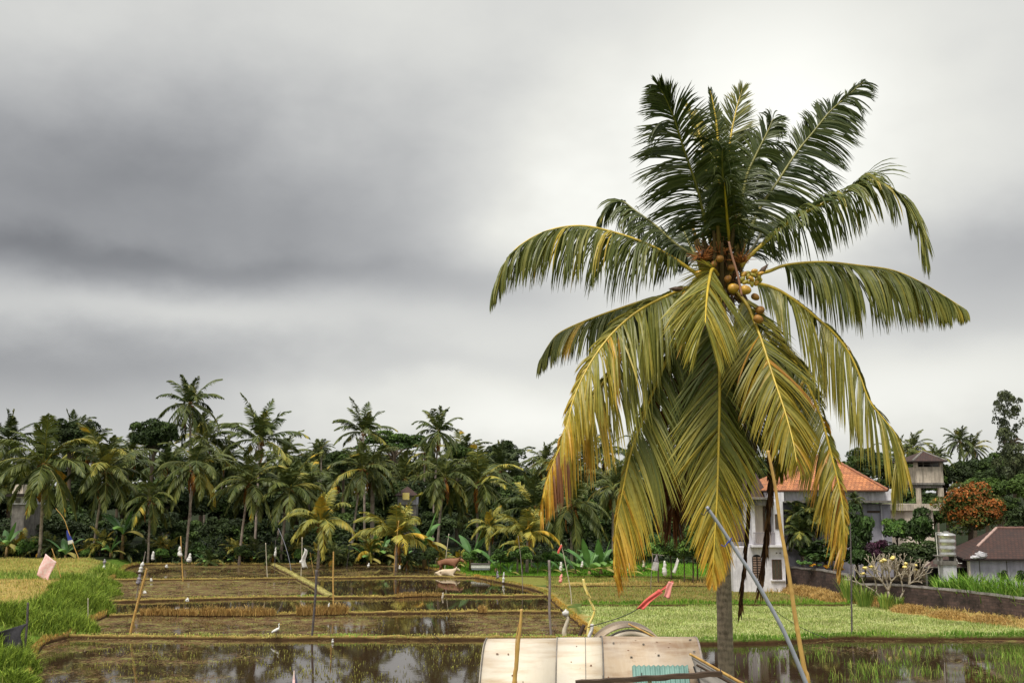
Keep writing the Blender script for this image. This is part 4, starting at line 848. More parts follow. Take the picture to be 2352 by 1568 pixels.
# undergrowth along the foot of the wood; its shade is put into near-black leaf colours
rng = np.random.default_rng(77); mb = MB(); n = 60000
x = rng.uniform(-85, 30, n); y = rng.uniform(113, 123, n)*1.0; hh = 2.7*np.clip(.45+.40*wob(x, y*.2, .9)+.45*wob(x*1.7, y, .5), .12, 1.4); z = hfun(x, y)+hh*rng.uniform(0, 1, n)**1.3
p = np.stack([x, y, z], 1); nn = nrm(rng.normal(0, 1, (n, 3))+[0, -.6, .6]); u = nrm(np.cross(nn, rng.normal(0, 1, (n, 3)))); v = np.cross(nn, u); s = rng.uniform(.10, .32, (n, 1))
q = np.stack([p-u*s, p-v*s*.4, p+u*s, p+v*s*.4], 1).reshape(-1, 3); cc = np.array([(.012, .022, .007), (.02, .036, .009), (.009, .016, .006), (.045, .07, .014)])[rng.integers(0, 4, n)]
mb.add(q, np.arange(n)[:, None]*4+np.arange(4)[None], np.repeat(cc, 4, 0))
tag(mb.build('undergrowth', M['leaf'], col=True), 'low shade-coloured undergrowth of mixed leaves along the foot of the palm wood', 'undergrowth', kind='stuff')
# ------------------------------------------------------------------ white house
def hz(x, y): return float(hfun([x], [y])[0])
def part(name, mat, parent, boxes, smooth=False):
    mb = MB()
    for b in boxes: pbox(mb, *b)
    return mb.build(name, M[mat], parent, smooth)
def roofpoly(name, mat, parent, quads, thick=.12):
    polys = []
    for q in quads:
        q = [np.array(p, float) for p in q]; polys.append((q, face_uv(q)))
        lo_ = [p-np.array([0, 0, thick]) for p in q]; polys.append((lo_[::-1], face_uv(lo_[::-1])))
        for i in range(len(q)):
            j = (i+1) % len(q); e = [q[j], q[i], lo_[i], lo_[j]]; polys.append((e, [(0, 0)]*4))
    return addmesh_uv(name, polys, M[mat], parent)
def ridge(name, parent, segs, mat, r=.13):
    mb = MB()
    for a, b in segs:
        a = np.array(a, float); b = np.array(b, float); n = max(3, int(np.linalg.norm(b-a)/.35)); k = np.linspace(0, 1, n)[:, None]
        tube(mb, a*(1-k)+b*k, r*(1+.22*(np.arange(n) % 2)), 7)
    return mb.build(name, mat, parent)
def frame_window(parent, x0, y0, x1, y1, D, nx=2, frame='brownwood', bars=True):
    """frame, recessed pane and glazing bars standing 3 cm proud of the wall at depth D"""
    b = [(x0, y0, x1, y0+1.6, D-.06, .14), (x0, y1-1.6, x1, y1, D-.06, .14), (x0, y0+1.6, x0+1.6, y1-1.6, D-.06, .14), (x1-1.6, y0+1.6, x1, y1-1.6, D-.06, .14)]
    for i in range(1, nx): xm = x0+(x1-x0)*i/nx; b.append((xm-.7, y0+1.6, xm+.7, y1-1.6, D-.045, .1))
    f = part('window', frame, parent, b); part('pane', 'pane', f, [(x0+1.6, y0+1.6, x1-1.6, y1-1.6, D-.012, .008)]); return f
h_ = thing('white_house', 'two-storey pale house with orange tiled hip roof behind the big palm', 'house', (WX(1900, 86), 86, 0))
H0 = np.array(h_.location)
def toworld(o): o.parent = h_
class Par:  # children are built in world space, so undo the empty's offset
    pass
def rebase(root):
    off = Vector(root.location)
    def fix(o):
        for ch in [c for c in bpy.data.objects if c.parent == o]:
            if ch.type == 'MESH' and o == root: ch.location = ch.location-off
    fix(root)
zb = 1360
part('wall', 'plaster', h_, [(1797, 1157, 2043, zb, 86, 10)])
part('wall', 'plasterb', h_, [(1775, 1151, 1797, 1256, 82.05, 6), (1725, 1151, 1732, 1256, 82, 3), (1774, 1130, 1800, 1151, 84, 4)])
part('lower_wall', 'plasterb', h_, [(1678, 1256, 1797, zb+6, 82, 6)])
part('balcony_wall', 'creamwall', h_, [(1732, 1157, 1775, 1252, 83.2, .3)])
part('parapet', 'plasterb', h_, [(1777, 1127, 2046, 1149, 85.4, 11)])
part('ledge', 'slab', h_, [(1776, 1149, 2062, 1154, 84.7, 12), (1722, 1142, 1778, 1146, 81.3, 4)])
part('balcony_beam', 'slab', h_, [(1724, 1146.5, 1777, 1160, 81.6, .5)])
part('floor_ledge', 'plasterb', h_, [(1722, 1251, 1800, 1256, 81.5, 3), (1797, 1252, 2043, 1257, 85.8, .3)])
b = [(1727, 1222, 1776, 1224, 81.6, .08), (1727, 1248, 1776, 1250.5, 81.6, .08)]
for i in range(17): b.append((1728+i*2.95, 1224, 1729.0+i*2.95, 1248, 81.62, .04))
part('balcony_railing', 'rail', h_, b)
dr = part('door', 'brownwood', h_, [(1751, 1162, 1772, 1220, 83.12, .1)]); part('pane', 'pane', dr, [(1755, 1166, 1768, 1196, 83.09, .04)])
frame_window(h_, 1778, 1180, 1791, 1214, 82.05); frame_window(h_, 1767, 1284, 1789, 1331, 82, 3)
part('window_sill', 'plasterb', h_, [(1764, 1331, 1797, 1334, 81.85, .2)])
# arched blind window filled with open blockwork
mb = MB()
D = 81.97; x0, x1 = WX(1722, D), WX(1743, D); zt, z0 = WZ(1276, D), WZ(1327, D); cxm = (x0+x1)/2; rr_ = (x1-x0)/2
arch = [(x0, D, z0), (x1, D, z0)]+[(cxm+rr_*math.cos(a), D, zt-rr_*.5+rr_*.8*math.sin(a)) for a in np.linspace(0, math.pi, 9)]
mb.add(arch, [tuple(range(len(arch)))]); aw = mb.build('window', M['black'], h_)
mb = MB()
for k in range(9):
    for j in range(2): box(mb, (x0+.06+j*(x1-x0)/2, D-.09, z0+.03+k*(zt-z0)/9.2), (x0-.05+(j+1)*(x1-x0)/2, D-.01, z0+.03+(k+.62)*(zt-z0)/9.2))
mb.build('blockwork', plain('vent_blocks', (.30, .2, .15), (.15, .1, .08), 6), aw)
part('vent', 'brownwood', h_, [(1990, 1172, 2021, 1177, 85.93, .06)])
part('vent', 'slab', h_, [(1777, 1268, 1780, 1271, 81.95, .04), (1785, 1268, 1788, 1271, 81.95, .04)])
part('drainpipe', 'plasterb', h_, [(2021, 1155, 2024, zb, 85.8, .15), (1994.5, 1132, 1995.5, 1149, 85.3, .08)])
part('lower_wall', 'plaster', h_, [(1797, 1257, 2043, 1262, 85.7, .25)])
ex0, ex1, D0, D1 = 1764, 2040, 84.6, 98.0; X0, X1 = WX(ex0, D0), WX(ex1, D0); ze = WZ(1125, D0); ap = np.array([WX(1893, 91), 91.0, WZ(1040, 91)])
A, B_, C2, D2 = (X0, D0, ze), (X1, D0, ze), (X1, D1, ze), (X0, D1, ze)
roofpoly('roof', 'tileo', h_, [[A, B_, ap], [B_, C2, ap], [C2, D2, ap], [D2, A, ap]])
ridge('roof_ridge', h_, [(A, ap), (B_, ap)], plain('roof_ridge_tiles', (.32, .12, .06), (.16, .07, .04), 4))
part('eave', 'slab', h_, [(1766, 1125.5, 2038, 1129, 84.9, 12)])
rebase(h_)
# old tiled roof and outbuilding left of the balcony
ob = thing('outbuilding', 'low outbuilding with dark red tiled roofs half hidden behind the palm trunk', 'shed', (WX(1685, 88), 88, 0))
def rf(Dn, Df, xl, xr, ye, yt, inset=12):
    ze = WZ(ye, Dn); zt = WZ(yt, (Dn+Df)/2); m = (Dn+Df)/2
    a, b = (WX(xl, Dn), Dn, ze), (WX(xr, Dn), Dn, ze); c, d = (WX(xr, Dn), Df, ze), (WX(xl, Dn), Df, ze)
    e, f = (WX(xl+inset, Dn), m, zt), (WX(xr-inset, Dn), m, zt); return [[a, b, f, e], [b, c, f], [c, d, e, f], [d, a, e]]
roofpoly('roof', 'tiler', ob, rf(86, 93, 1655, 1772, 1150, 1085)); part('wall', 'slab', ob, [(1662, 1150, 1722, 1300, 86.5, 6)])
roofpoly('lower_roof', 'tiler', ob, rf(83.5, 86.4, 1672, 1724, 1240, 1205, 2)); part('lower_wall', 'plasterb', ob, [(1678, 1243, 1722, 1256, 83.9, 2.4)]); rebase(ob)
# ------------------------------------------------------------------ concrete tower
tw = thing('water_tower', 'stained concrete lookout tower on open columns with a brown tiled hat roof', 'tower', (WX(2121, 100), 100, 0))
DT = 98.; 
part('wall', 'concrete', tw, [(2107, 1072, 2169, 1108, DT, 4.2), (2104, 1058, 2112, 1072, DT-.05, .3), (2163, 1059, 2169, 1072, DT, .25), (2107, 1059, 2112, 1072, DT+3.9, .25), (2163, 1059, 2169, 1072, DT+3.9, .25)])
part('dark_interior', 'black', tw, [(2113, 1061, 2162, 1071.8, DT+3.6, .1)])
part('railing', 'slab', tw, [(2113, 1064, 2162, 1065, DT+.1, .06), (2108, 1064, 2109, 1065, DT+.1, 3.8), (2108, 1060, 2109, 1072, DT+1.3, .06), (2108, 1060, 2109, 1072, DT+2.6, .06), (2124, 1060, 2125.5, 1072, DT+.1, .06), (2145, 1060, 2146.5, 1072, DT+.1, .06)])
part('slab', 'slab', tw, [(2105, 1108, 2171, 1113, DT-.15, 4.5), (2109, 1115, 2166, 1120, DT, 4.2)])
part('column', 'concrete', tw, [(2107, 1120, 2115, 1160, DT, .35)])
part('column', 'concrete', tw, [(2157, 1120, 2162, 1160, DT, .3)])
for x in (2109, 2160): part('column', 'concrete', tw, [(x, 1120, x+8, 1162, DT+3.8, .35)])
part('lower_slab', 'concrete', tw, [(2062, 1157, 2160, 1172, DT-.4, 5)])
part('base_wall', 'creamwall', tw, [(2075, 1172, 2140, 1300, DT, 4)])
ze = WZ(1058, DT-.5); a_, b_ = (WX(2100, DT-.5), DT-.5, ze), (WX(2180, DT-.5), DT-.5, ze); c_, d_ = (b_[0], DT+5, ze), (a_[0], DT+5, ze); apx = (WX(2125, DT+2.2), DT+2.2, WZ(1036, DT+2.2))
roofpoly('roof', 'tiler', tw, [[a_, b_, apx], [b_, c_, apx], [c_, d_, apx], [d_, a_, apx]]); ridge('roof_ridge', tw, [(a_, apx), (b_, apx)], M['slab'], .1)
part('lower_roof', 'tiler', tw, [(2040, 1149, 2076, 1157, DT-.3, 3)]) if False else None
mb = MB(); tube(mb, [P(2114, 1043, DT+2), P(2114, 1025, DT+2)], .03, 5); mb.build('antenna', M['darkpole'], tw); rebase(tw)
# ------------------------------------------------------------------ house at the right edge
rh = thing('low_house', 'low grey house with a big dark brown tiled hip roof at the right edge', 'house', (WX(2300, 72), 72, 0))
D = 71.
mb = MB(); zl, zh = WZ(1376, D), WZ(1286, D); fpn = [(WX(2216, D), D), (WX(2560, D), D), (WX(2560, D), D+8), (WX(2224, D+8), D+8)]
mb.add([(x, y, zl) for x, y in fpn]+[(x, y, zh) for x, y in fpn], [(0, 1, 5, 4), (1, 2, 6, 5), (2, 3, 7, 6), (3, 0, 4, 7), (4, 5, 6, 7)]); mb.build('wall', M['plaster'], rh); part('corner_post', 'creamwall', rh, [(2213, 1288, 2217.5, 1345, D-.1, .2)])
[part('wall_seam', 'slab', rh, [(x_, 1287, x_+1.5, 1372, D-.03, .04)]) for x_ in (2238, 2300)]; part('eave', 'slab', rh, [(2208, 1283, 2560, 1286.5, D-.35, .5)])
ze = WZ(1283, D-.5); a_ = (WX(2206, D-.5), D-.5, ze); b_ = (WX(2600, D-.5), D-.5, ze); e_ = (WX(2283, D+4), D+4, WZ(1212, D+4)); f_ = (WX(2600, D+4), D+4, WZ(1213, D+4)); g_ = (WX(2176, D+8), D+9, ze); k_ = (b_[0], D+9, ze)
roofpoly('roof', 'tiler', rh, [[a_, b_, f_, e_], [g_, a_, e_], [k_, g_, e_, f_]])
m1 = np.array(a_)*.32+np.array(e_)*.68; ridge('roof_ridge', rh, [(e_, np.array(a_)*.62+np.array(e_)*.38)], M['brownnut'] if False else plain('ridge_cement', (.45, .3, .26), (.3, .2, .17), 5), .09)
ridge('roof_ridge', rh, [(e_, f_)], M['tiler'] if False else plain('dark_ridge', (.2, .1, .08), (.1, .05, .04), 5), .1)
mb = MB(); ell(mb, P(2252, 1274, D-.45), (.42, .12, .22), jit=.18, rng=rg); ell(mb, P(2240, 1279, D-.5), (.3, .1, .1), jit=.2, rng=rg); mb.build('cement_patch', M['plasterb'], rh); rebase(rh)
# small lean-to roof under the tank and the tank on its pedestal
lt = thing('lean_to', 'small brown tiled lean-to roof over a dark opening behind the water tank', 'shed', (WX(2165, 74), 74, 0))
D = 73.; ze = WZ(1302, D); 
roofpoly('roof', 'tiler', lt, [[(WX(2112, D), D, ze), (WX(2225, D), D, ze), (WX(2208, D+2.5), D+2.5, WZ(1268, D+2.5)), (WX(2150, D+2.5), D+2.5, WZ(1272, D+2.5))]])
part('wall', 'black', lt, [(2118, 1303, 2215, 1350, D+1.2, .2)]); part('post', 'slab', lt, [(2116, 1303, 2119, 1350, D+.1, .15)]); part('gutter', 'slab', lt, [(2110, 1301, 2226, 1303.5, D-.12, .1)]); rebase(lt)
pd_ = thing('tank_pedestal', 'pale concrete pedestal carrying the steel water tank', 'pedestal', (WX(2170, 71), 71, 0)); D = 71.
part('column', 'plasterb', pd_, [(2156, 1297, 2186, 1362, D, .9)]); part('top_slab', 'slab', pd_, [(2150, 1288, 2190, 1297, D-.1, 1.2)]); part('leg', 'slab', pd_, [(2152, 1278, 2156, 1288, D, .9), (2182, 1278, 2186, 1288, D, .9)])
part('deck', 'slab', pd_, [(2149, 1275.5, 2188, 1278, D-.05, 1.1)]); rebase(pd_)
tk = thing('water_tank', 'shiny ribbed stainless steel water tank on a pale pedestal', 'water tank', (WX(2167, 71.5), 71.5, WZ(1275.5, 71.5)))
Rt = 19.5*71.5/F; Ht = WZ(1222, 71.5)-WZ(1275.5, 71.5); pr = []
for k in range(61):
    z = k/60; r = Rt*(1+.018*math.sin(z*math.pi*2*3.5+1.2)*(1 if .05 < z < .88 else 0)+(.02 if .86 < z < .89 else 0))
    if z > .9: r = Rt*(1-((z-.9)/.1)**2*.75)
    pr.append((r, z*Ht))
mb = MB(); tube(mb, [(0, 0, z) for r, z in pr], [r for r, z in pr], 28); mb.build('tank_body', M['steel'], tk, True)
mb = MB(); tube(mb, [(0, 0, Ht-.02), (0, 0, Ht+.07)], Rt*.32, 14); mb.build('lid', M['steel'], tk)
mb = MB(); tube(mb, [(-Rt*.6, -.1, Ht), (-Rt*1.25, -.1, Ht-.02), (-Rt*1.15, -.1, -1.3)], .028, 6); tube(mb, [(Rt*.6, -.3, 0), (Rt*.9, -.4, -.5), (Rt*1.3, -.4, -.5)], .035, 6); mb.build('water_pipe', M['white'], tk)
# ------------------------------------------------------------------ walls along the field
def wallstrip(name, label, pts, hs, th=.25, z0=.0, cap=True):
    w = np.array([G(x, y, .12) for x, y in pts]); w[:, 2] = z0-.3; hs = np.array(hs); n = len(w)
    o_ = thing(name, label, 'wall', tuple(w[0])); L = np.r_[0, np.cumsum(np.linalg.norm(np.diff(w[:, :2], axis=0), axis=1))]
    s = np.arange(0, L[-1], .6); c = np.stack([np.interp(s, L, w[:, k]) for k in range(3)], 1); H = np.interp(s, L, hs)+.3; H = H+.03*wob(s*3, s, 1.5)
    T = nrm(np.gradient(c, axis=0)); S_ = np.stack([-T[:, 1], T[:, 0], 0*s], 1)*th; polys = []; o = w[0]
    for i in range(len(s)-1):
        a, b = c[i]-o, c[i+1]-o; at, bt = a+[0, 0, H[i]], b+[0, 0, H[i+1]]
        polys += [([a, b, bt, at], [(s[i], 0), (s[i+1], 0), (s[i+1], H[i+1]), (s[i], H[i])]), ([b+S_[i+1], a+S_[i], at+S_[i], bt+S_[i+1]], [(s[i+1], 0), (s[i], 0), (s[i], H[i]), (s[i+1], H[i+1])]),
                  ([at, bt, bt+S_[i+1], at+S_[i]], [(s[i], 0), (s[i+1], 0), (s[i+1], th), (s[i], th)])]
    for i in (0, -1): a = c[i]-o; polys.append(([a, a+S_[i], a+S_[i]+[0, 0, H[i]], a+[0, 0, H[i]]], [(0, 0), (th, 0), (th, H[i]), (0, H[i])]))
    addmesh_uv('stonework', polys, M['stone'], o_)
    if cap:
        mb = MB(); tube(mb, c-o+np.stack([0*H, 0*H, H+.02], 1)+S_*.5, .16*(1+.1*wob(s, s, 5)), 6); mb.build('coping', M['slab'], o_)
    return o_
wallstrip('stone_wall', 'dark mossy block wall below the flower bed beside the white house', [(1797, 1351), (1886, 1362), (1957, 1375)], [1.85, 1.85, 1.75])
wallstrip('stone_wall', 'long dark stained wall running to the right edge behind dry golden grass', [(1965, 1376), (2066, 1389), (2200, 1403), (2352, 1422), (2700, 1466)], [1.15, 1.42, 1.4, 1.32, 1.25])
# ------------------------------------------------------------------ garden plants by the houses
def leafy(name, label, cat, cx, cy, rx, ry, D, mesh, group=None):
    c = P(cx, cy, D); zb = hz(c[0], D); t = thing(name, label, cat, (c[0], D, zb), group); h = c[2]-zb
    put(t, mesh, t, 'foliage', (0, 0, h), (rx*D/F, rx*D/F, ry*D/F), random.uniform(0, 6)); put(t, BT[0], t, 'stem', (0, 0, h), (rx*D/F*.6, rx*D/F*.6, max(h/1.9, .1))); return t
AREC = crown_palm(71, 30, Rr=4, young=.15, tint=.02, droop=.2, nl=40, W=.14, L=1.6)
DKB = crown_leaf(72, n=3200, lumps=26, size=.10, cols=((.045, .085, .02), (.07, .13, .03), (.03, .05, .014)), rl=(.22, .36))
LGB = crown_leaf(73, n=3200, lumps=22, size=.09, cols=((.10, .20, .04), (.15, .26, .05), (.06, .11, .03)), rl=(.22, .36))
for i, (x, y, r, lb) in enumerate([(1832, 1185, 34, 'feathery green palm clump nearest the balcony of the white house'), (1865, 1185, 50, 'feathery dark palm clump against the middle of the grey wall'), (1900, 1185, 46, 'feathery palm clump behind the inner drooping frond of the big palm'), (1838, 1222, 40, 'lower feathery palm clump with pale drooping leaves by the grey wall')]):
    add_palm(x, y, 84.5-.5*i, r, x+4, AREC, lb, rt=.07, cat='garden palm')
leafy('shrub', 'dense dark-green leafy tree in front of the grey house wall', 'shrub', 1962, 1220, 52, 80, 81.5, DKB)
leafy('shrub', 'lower dark shrub at the foot of the grey house wall', 'shrub', 1985, 1275, 44, 44, 80.5, DKB)
leafy('shrub', 'dark shrub in the shade under the feathery palms', 'shrub', 1895, 1268, 76, 38, 82.5, DKB)
leafy('shrub', 'bright green leafy shrub below the concrete tower', 'shrub', 2060, 1215, 44, 50, 83, LGB)
leafy('shrub', 'dark drooping shrub between the grey house and the orange-leaved tree', 'shrub', 2110, 1210, 46, 56, 82, DKB)
leafy('shrub', 'deep shaded bush behind the bare frangipani', 'shrub', 2090, 1275, 90, 55, 79, BL[2])
leafy('shrub', 'dark purple-leaved bush between the grey house and the frangipani', 'shrub', 2022, 1265, 32, 34, 79.5, crown_leaf(74, n=1500, lumps=12, size=.12, cols=((.06, .02, .04), (.04, .02, .03))))
leafy('shrub', 'light-green upright bush left of the concrete tower', 'shrub', 1970, 1152, 16, 22, 84, AREC) if False else None
add_palm(1962, 1150, 84, 22, 1962, AREC, 'small palm tuft above the parapet end of the white house', rt=.06, cat='garden palm')
FLB = crown_leaf(75, n=700, lumps=8, size=.17, cols=((.62, .24, .02), (.18, .26, .05), (.7, .40, .05))); GRB = crown_leaf(76, n=700, lumps=8, size=.17, cols=((.12, .24, .06), (.2, .32, .12), (.07, .14, .03)))
for i, (x, y, r, m_, lb) in enumerate([(1838, 1292, 15, GRB, 'low pale-green plant at the left end of the flower bed on the wall'), (1856, 1292, 13, GRB, 'second low green plant of the flower bed on the wall'), (1868, 1297, 9, FLB, 'yellow-leaved plant of the flower bed, right of the pale-green plants'), (1884, 1297, 8, GRB, 'green tuft between the two yellow-orange plants on the wall'), (1897, 1300, 10, FLB, 'orange-leaved plant in the middle of the flower bed on the wall'), (1916, 1303, 10, GRB, 'small green plant toward the right end of the flower bed'), (1932, 1306, 9, FLB, 'last yellowish plant at the right end of the flower bed'), (2003, 1302, 11, FLB, 'orange shrub low between the stone wall and the frangipani')]):
    D = 81.; c = P(x, y, D); t = thing('flower_plant', lb, 'plant', (c[0], D, c[2]-.3)); put(t, m_, t, 'foliage', (0, 0, .3), (r*D/F, r*D/F, r*D/F*.7), i)
# frangipani: bare forked branches with yellow flower heads
def frangipani():
    D = 72.; c = P(2046, 1385, D); t = thing('frangipani', 'leafless frangipani with pale forked branches and yellow flower heads by the wall', 'tree', (c[0], D, hz(c[0], D)))
    rng = np.random.default_rng(5); mb = MB()
    def grow(p, d, L, r, lv):
        e = p+d*L; m_ = (p+e)/2+rng.normal(0, .04*L, 3); tube(mb, catmull([p, m_, e], 3), np.linspace(r, r*.8, 7), 5)
        if lv == 0:
            if rng.uniform() < .04: fl = MB(); ell(fl, e+[0, 0, .06], (.16, .15, .09), nu=7, nv=5, jit=.25, rng=rng); fl.build('flower_head', M['yellow'], t, True)
            return
        k = 3 if (lv == 5 or rng.uniform() < .35) else 2; a0 = rng.uniform(0, 6.28)
        for i in range(k):
            a = a0+i*2*math.pi/k; side = nrm(np.cross(d, [math.cos(a), math.sin(a), .3])); nd = nrm(d*1.0+side*(.62 if lv > 2 else .5)+np.array([0, 0, .22])); grow(e, nd, L*rng.uniform(.66, .9), r*.78, lv-1)
    grow(np.array([0, 0, 0.]), nrm(np.array([-.12, 0, 1.])), 1.05, .10, 5); grow(np.array([.5, .1, 0.]), nrm(np.array([.5, 0, 1.])), 1.0, .085, 5); grow(np.array([-.3, .1, 0.]), nrm(np.array([-.7, 0, 1.])), 1.1, .07, 4)
    mb.build('branches', plain('frangipani_bark', (.42, .36, .28), (.25, .21, .16), 5, .8), t, True)
frangipani()
# tall grass clumps
def clump(name, label, x, y, D, r, h, n, cols, z=None, lean=.22, w=.06):
    c = P(x, y, D); zz = hz(c[0], D) if z is None else z; rng = np.random.default_rng(int(x)); m_ = MB(); a = rng.uniform(0, 6.28, n); q = r*np.sqrt(rng.uniform(0, 1, n))
    p = np.stack([q*np.cos(a), q*np.sin(a), 0*q], 1); d = nrm(np.stack([np.cos(a)*lean*rng.uniform(.2, 1.5, n), np.sin(a)*lean, np.ones(n)], 1)); wv = np.stack([-np.sin(a)+.3, np.cos(a)*.4, 0*a], 1)
    cc = np.array(cols)[rng.integers(0, len(cols), n)]; strips(m_, p, d, wv, h*rng.uniform(.6, 1.15, n), np.full(n, w), np.full(n, .28), cc, cc*1.15, 4)
    o = m_.build(name, M['grass'], col=True); o.location = (c[0], D, zz); return tag(o, label, 'grass clump')
RC = [(.20, .30, .06), (.30, .36, .08), (.12, .2, .04)]
for (x, D, r, h, n, lb) in [(1952, 74.0, .4, 2.0, 120, 'tall reed-like grass clump at the gap in the stone wall, beside the thin dark pole'), (1985, 71.5, .5, 1.5, 140, 'spiky grass clump between the dark pole and the frangipani'), (2035, 70.3, .4, 1.1, 110, 'tall green grass clump at the foot of the frangipani'), (2062, 70.3, .3, .9, 60, 'smaller grass tuft just right of the frangipani foot')]:
    clump('grass_clump', lb, x, 1385, D, r, h, n, RC, z=.1)
S = [scatter(22000, 26, 44, 62, 72, lambda x, y: (y > np.interp(x, WW[:, 0], WW[:, 1])+.5) & (y < np.interp(x, WW[:, 0], WW[:, 1])+3.2) & (x > WX(2178, 68)), 1.9, .09, [(.13, .27, .03), (.2, .36, .05), (.08, .17, .02), (.27, .4, .08)])[0]]
stuff('tall_grass', 'tall bright green grass growing behind the long stained wall at right', S, .4)
for (x, y, r, lb) in [(2304, 1322, 14, 'upright dark shrub among the tall grass in front of the low house'), (2345, 1325, 16, 'rounded shrub among the tall grass at the right edge')]: leafy('shrub', lb, 'shrub', x, y, r, r*1.2, 69.6, DKB)
# ------------------------------------------------------------------ banana plants at the edge of the wood
def banana_leaf(mb, az, el, L, w, droop, cols, rng):
    n = 9; d = np.array([math.cos(az)*math.cos(el), math.sin(az)*math.cos(el), math.sin(el)]); p = np.zeros(3); S_ = np.array([-math.sin(az), math.cos(az), 0]); V = []; C = []
    for k in range(n+1):
        u = k/n; hw = w*min(1, .12+2.8*max(0, u-.12))*(1-max(0, u-.55)**2*4.2)/2; hw = max(hw, .02); N_ = np.cross(d, S_)*-1
        jag = rng.uniform(.82, 1.08, 2); V += [p+S_*hw*jag[0]-[0, 0, hw*.35], p.copy(), p-S_*hw*jag[1]-[0, 0, hw*.35]]; c = cols*rng.uniform(.85, 1.15); C += [c, c*1.25, c]
        p = p+d*L/n; d = d+np.array([0, 0, -droop*(.4+u)]); d = d/np.linalg.norm(d)
    f = []
    for k in range(n): b = k*3; f += [(b, b+1, b+4, b+3), (b+1, b+2, b+5, b+4)]
    mb.add(V, f, np.array(C))
BLF = []
rng = np.random.default_rng(9)
for i in range(5):
    mb = MB(); banana_leaf(mb, 0, R([75, 55, 40, 25, 65][i]), 1.9, .52, [.08, .14, .2, .2, .24][i], np.array([(.10, .21, .05), (.08, .18, .05), (.14, .26, .06), (.3, .26, .07), (.12, .24, .07)][i]), rng); o = mb.build('leaf', M['frond'], smooth=False, col=True); BLF.append(o.data); bpy.data.objects.remove(o)
mb = MB(); tube(mb, [(0, 0, 0), (0, 0, .5), (0, 0, 1)], [.13, .11, .07], 8, (.22, .15, .07)); o = mb.build('stem', M['dead'], smooth=True, col=True); BST = o.data; bpy.data.objects.remove(o)
def banana(x, y, D, s, label, nl=7, hstem=1.0, group=None):
    bx = WX(x, D); zb = hz(bx, D) if y is None else P(x, y, D)[2]; t = thing('banana_plant', label, 'banana plant', (bx, D, zb), group); put(t, BST, t, 'stem', (0, 0, -.1), (s, s, hstem*s+.1))
    for i in range(nl):
        k = (0, 1, 2, 4, 1, 3, 2, 0)[i % 8]; put(t, BLF[k], t, 'leaf', (0, 0, hstem*s), (s, s, s), i*2.399+random.uniform(-.3, .3))
banana(288, 1283, 113, 1.9, 'tall banana plant with a tattered upright leaf at the left edge of the flooded paddies', 7, 1.4)
banana(160, 1284, 111, 1.5, 'broad-leaved banana plant right below the blue and white flag', 7, .3)
banana(262, None, 112, 1.1, 'small banana plant crouching at the left foot of the tall banana plant', 6, .5)
banana(25, 1280, 112, 1.5, 'banana plant at the far left behind the golden field', 6, .8)
banana(977, None, 107, 2.0, 'banana plant with star-shaped bright leaves right of the young yellow palm', 7, 1.2)
banana(875, None, 114, 1.7, 'low banana plant with dark rounded leaves left of the young yellow palm', 8, .4)
banana(848, None, 113, 1.4, 'banana plant at the foot of the thick reddish palm', 7, .4)
banana(1085, None, 103, 1.9, 'banana plant with one tall upright leaf just left of the tin box', 5, .7)
banana(1140, None, 101, 1.5, 'banana plant stretching a bright leaf over the right end of the tin box', 5, .3)
banana(1320, None, 98, 1.5, 'banana plant with upright leaves below the low spreading palm', 7, .3)
banana(1352, None, 97, 1.7, 'fan-like banana plant left of the orange frond tip', 8, .3)
banana(1378, None, 98, 1.6, 'wide banana plant just behind the orange frond tip', 8, .35)
banana(1408, None, 99, 1.4, 'banana plant with a drooping yellowed leaf right of the orange frond tip', 7, .5)
for i, x in enumerate([600, 700, 720, 540, 480, 930, 1020, 1050, 1170, 1235, 1265, 1290, 1300, 1440, 1475]):
    banana(x, None, random.uniform(112.5, 115) if x < 950 else random.uniform(106, 110) if x < 1150 else random.uniform(98, 103), random.uniform(.7, 1.05), 'small banana sucker among the weeds at the edge of the wood', 6, .25, 'banana suckers along the edge of the wood')
# bushes along the edge of the wood
GW = 'leafy bushes along the edge of the wood'
for i in range(34):
    x = [-40, 10, 60, 100, 140, 200, 330, 370, 410, 460, 510, 560, 640, 690, 745, 790, 985, 1078, 1150, 1165, 1200, 1235, 1260, 1280, 1420, 1450, 1480, 1510, 1540, 1570, 1600, 1630, 1655, 1590][i]
    D = random.uniform(112.5, 116) if x < 950 else random.uniform(97, 104); r = random.uniform(16, 30); big = x > 1500 or x < 120
    if x > 1500: D = random.uniform(88, 96); r = random.uniform(28, 42)
    leafy('bush', 'low leafy bush at the dark edge of the wood', 'bush', x, 1288-r*(.8 if not big else 1.2)+(8 if x > 950 else 0), r, r*(.9 if not big else 1.3), D, [BUSH, BL[0], LGB, BUSH, DKB][i % 5], GW)
# far houses glimpsed between the palms
fh = thing('far_house', 'pale house front with dark window glimpsed between the far left palms', 'house', (WX(42, 121), 121, 0))
part('wall', 'plasterb', fh, [(30, 1140, 60, 1158, 119, 5)]); part('lower_wall', 'slab', fh, [(30, 1158, 60, 1285, 119.1, 4.8)]); part('window', 'pane', fh, [(37, 1143, 47, 1154, 118.9, .1)]); part('roof', 'tiler', fh, [(14, 1134, 64, 1140, 118.5, 6)]); part('gable', 'creamwall', fh, [(28, 1112, 52, 1133, 119.3, 1)]); rebase(fh)
fh = thing('far_hut', 'small far hut with purplish tiled roof and yellow front between the palms at centre', 'hut', (WX(935, 123), 123, 0))
part('wall', 'plaster', fh, [(914, 1138, 956, 1158, 121.5, 3)]); part('lower_wall', 'slab', fh, [(914, 1158, 956, 1285, 121.6, 2.8)]); part('yellow_front', 'yellow', fh, [(925, 1131, 940, 1147, 120.4, .3)])
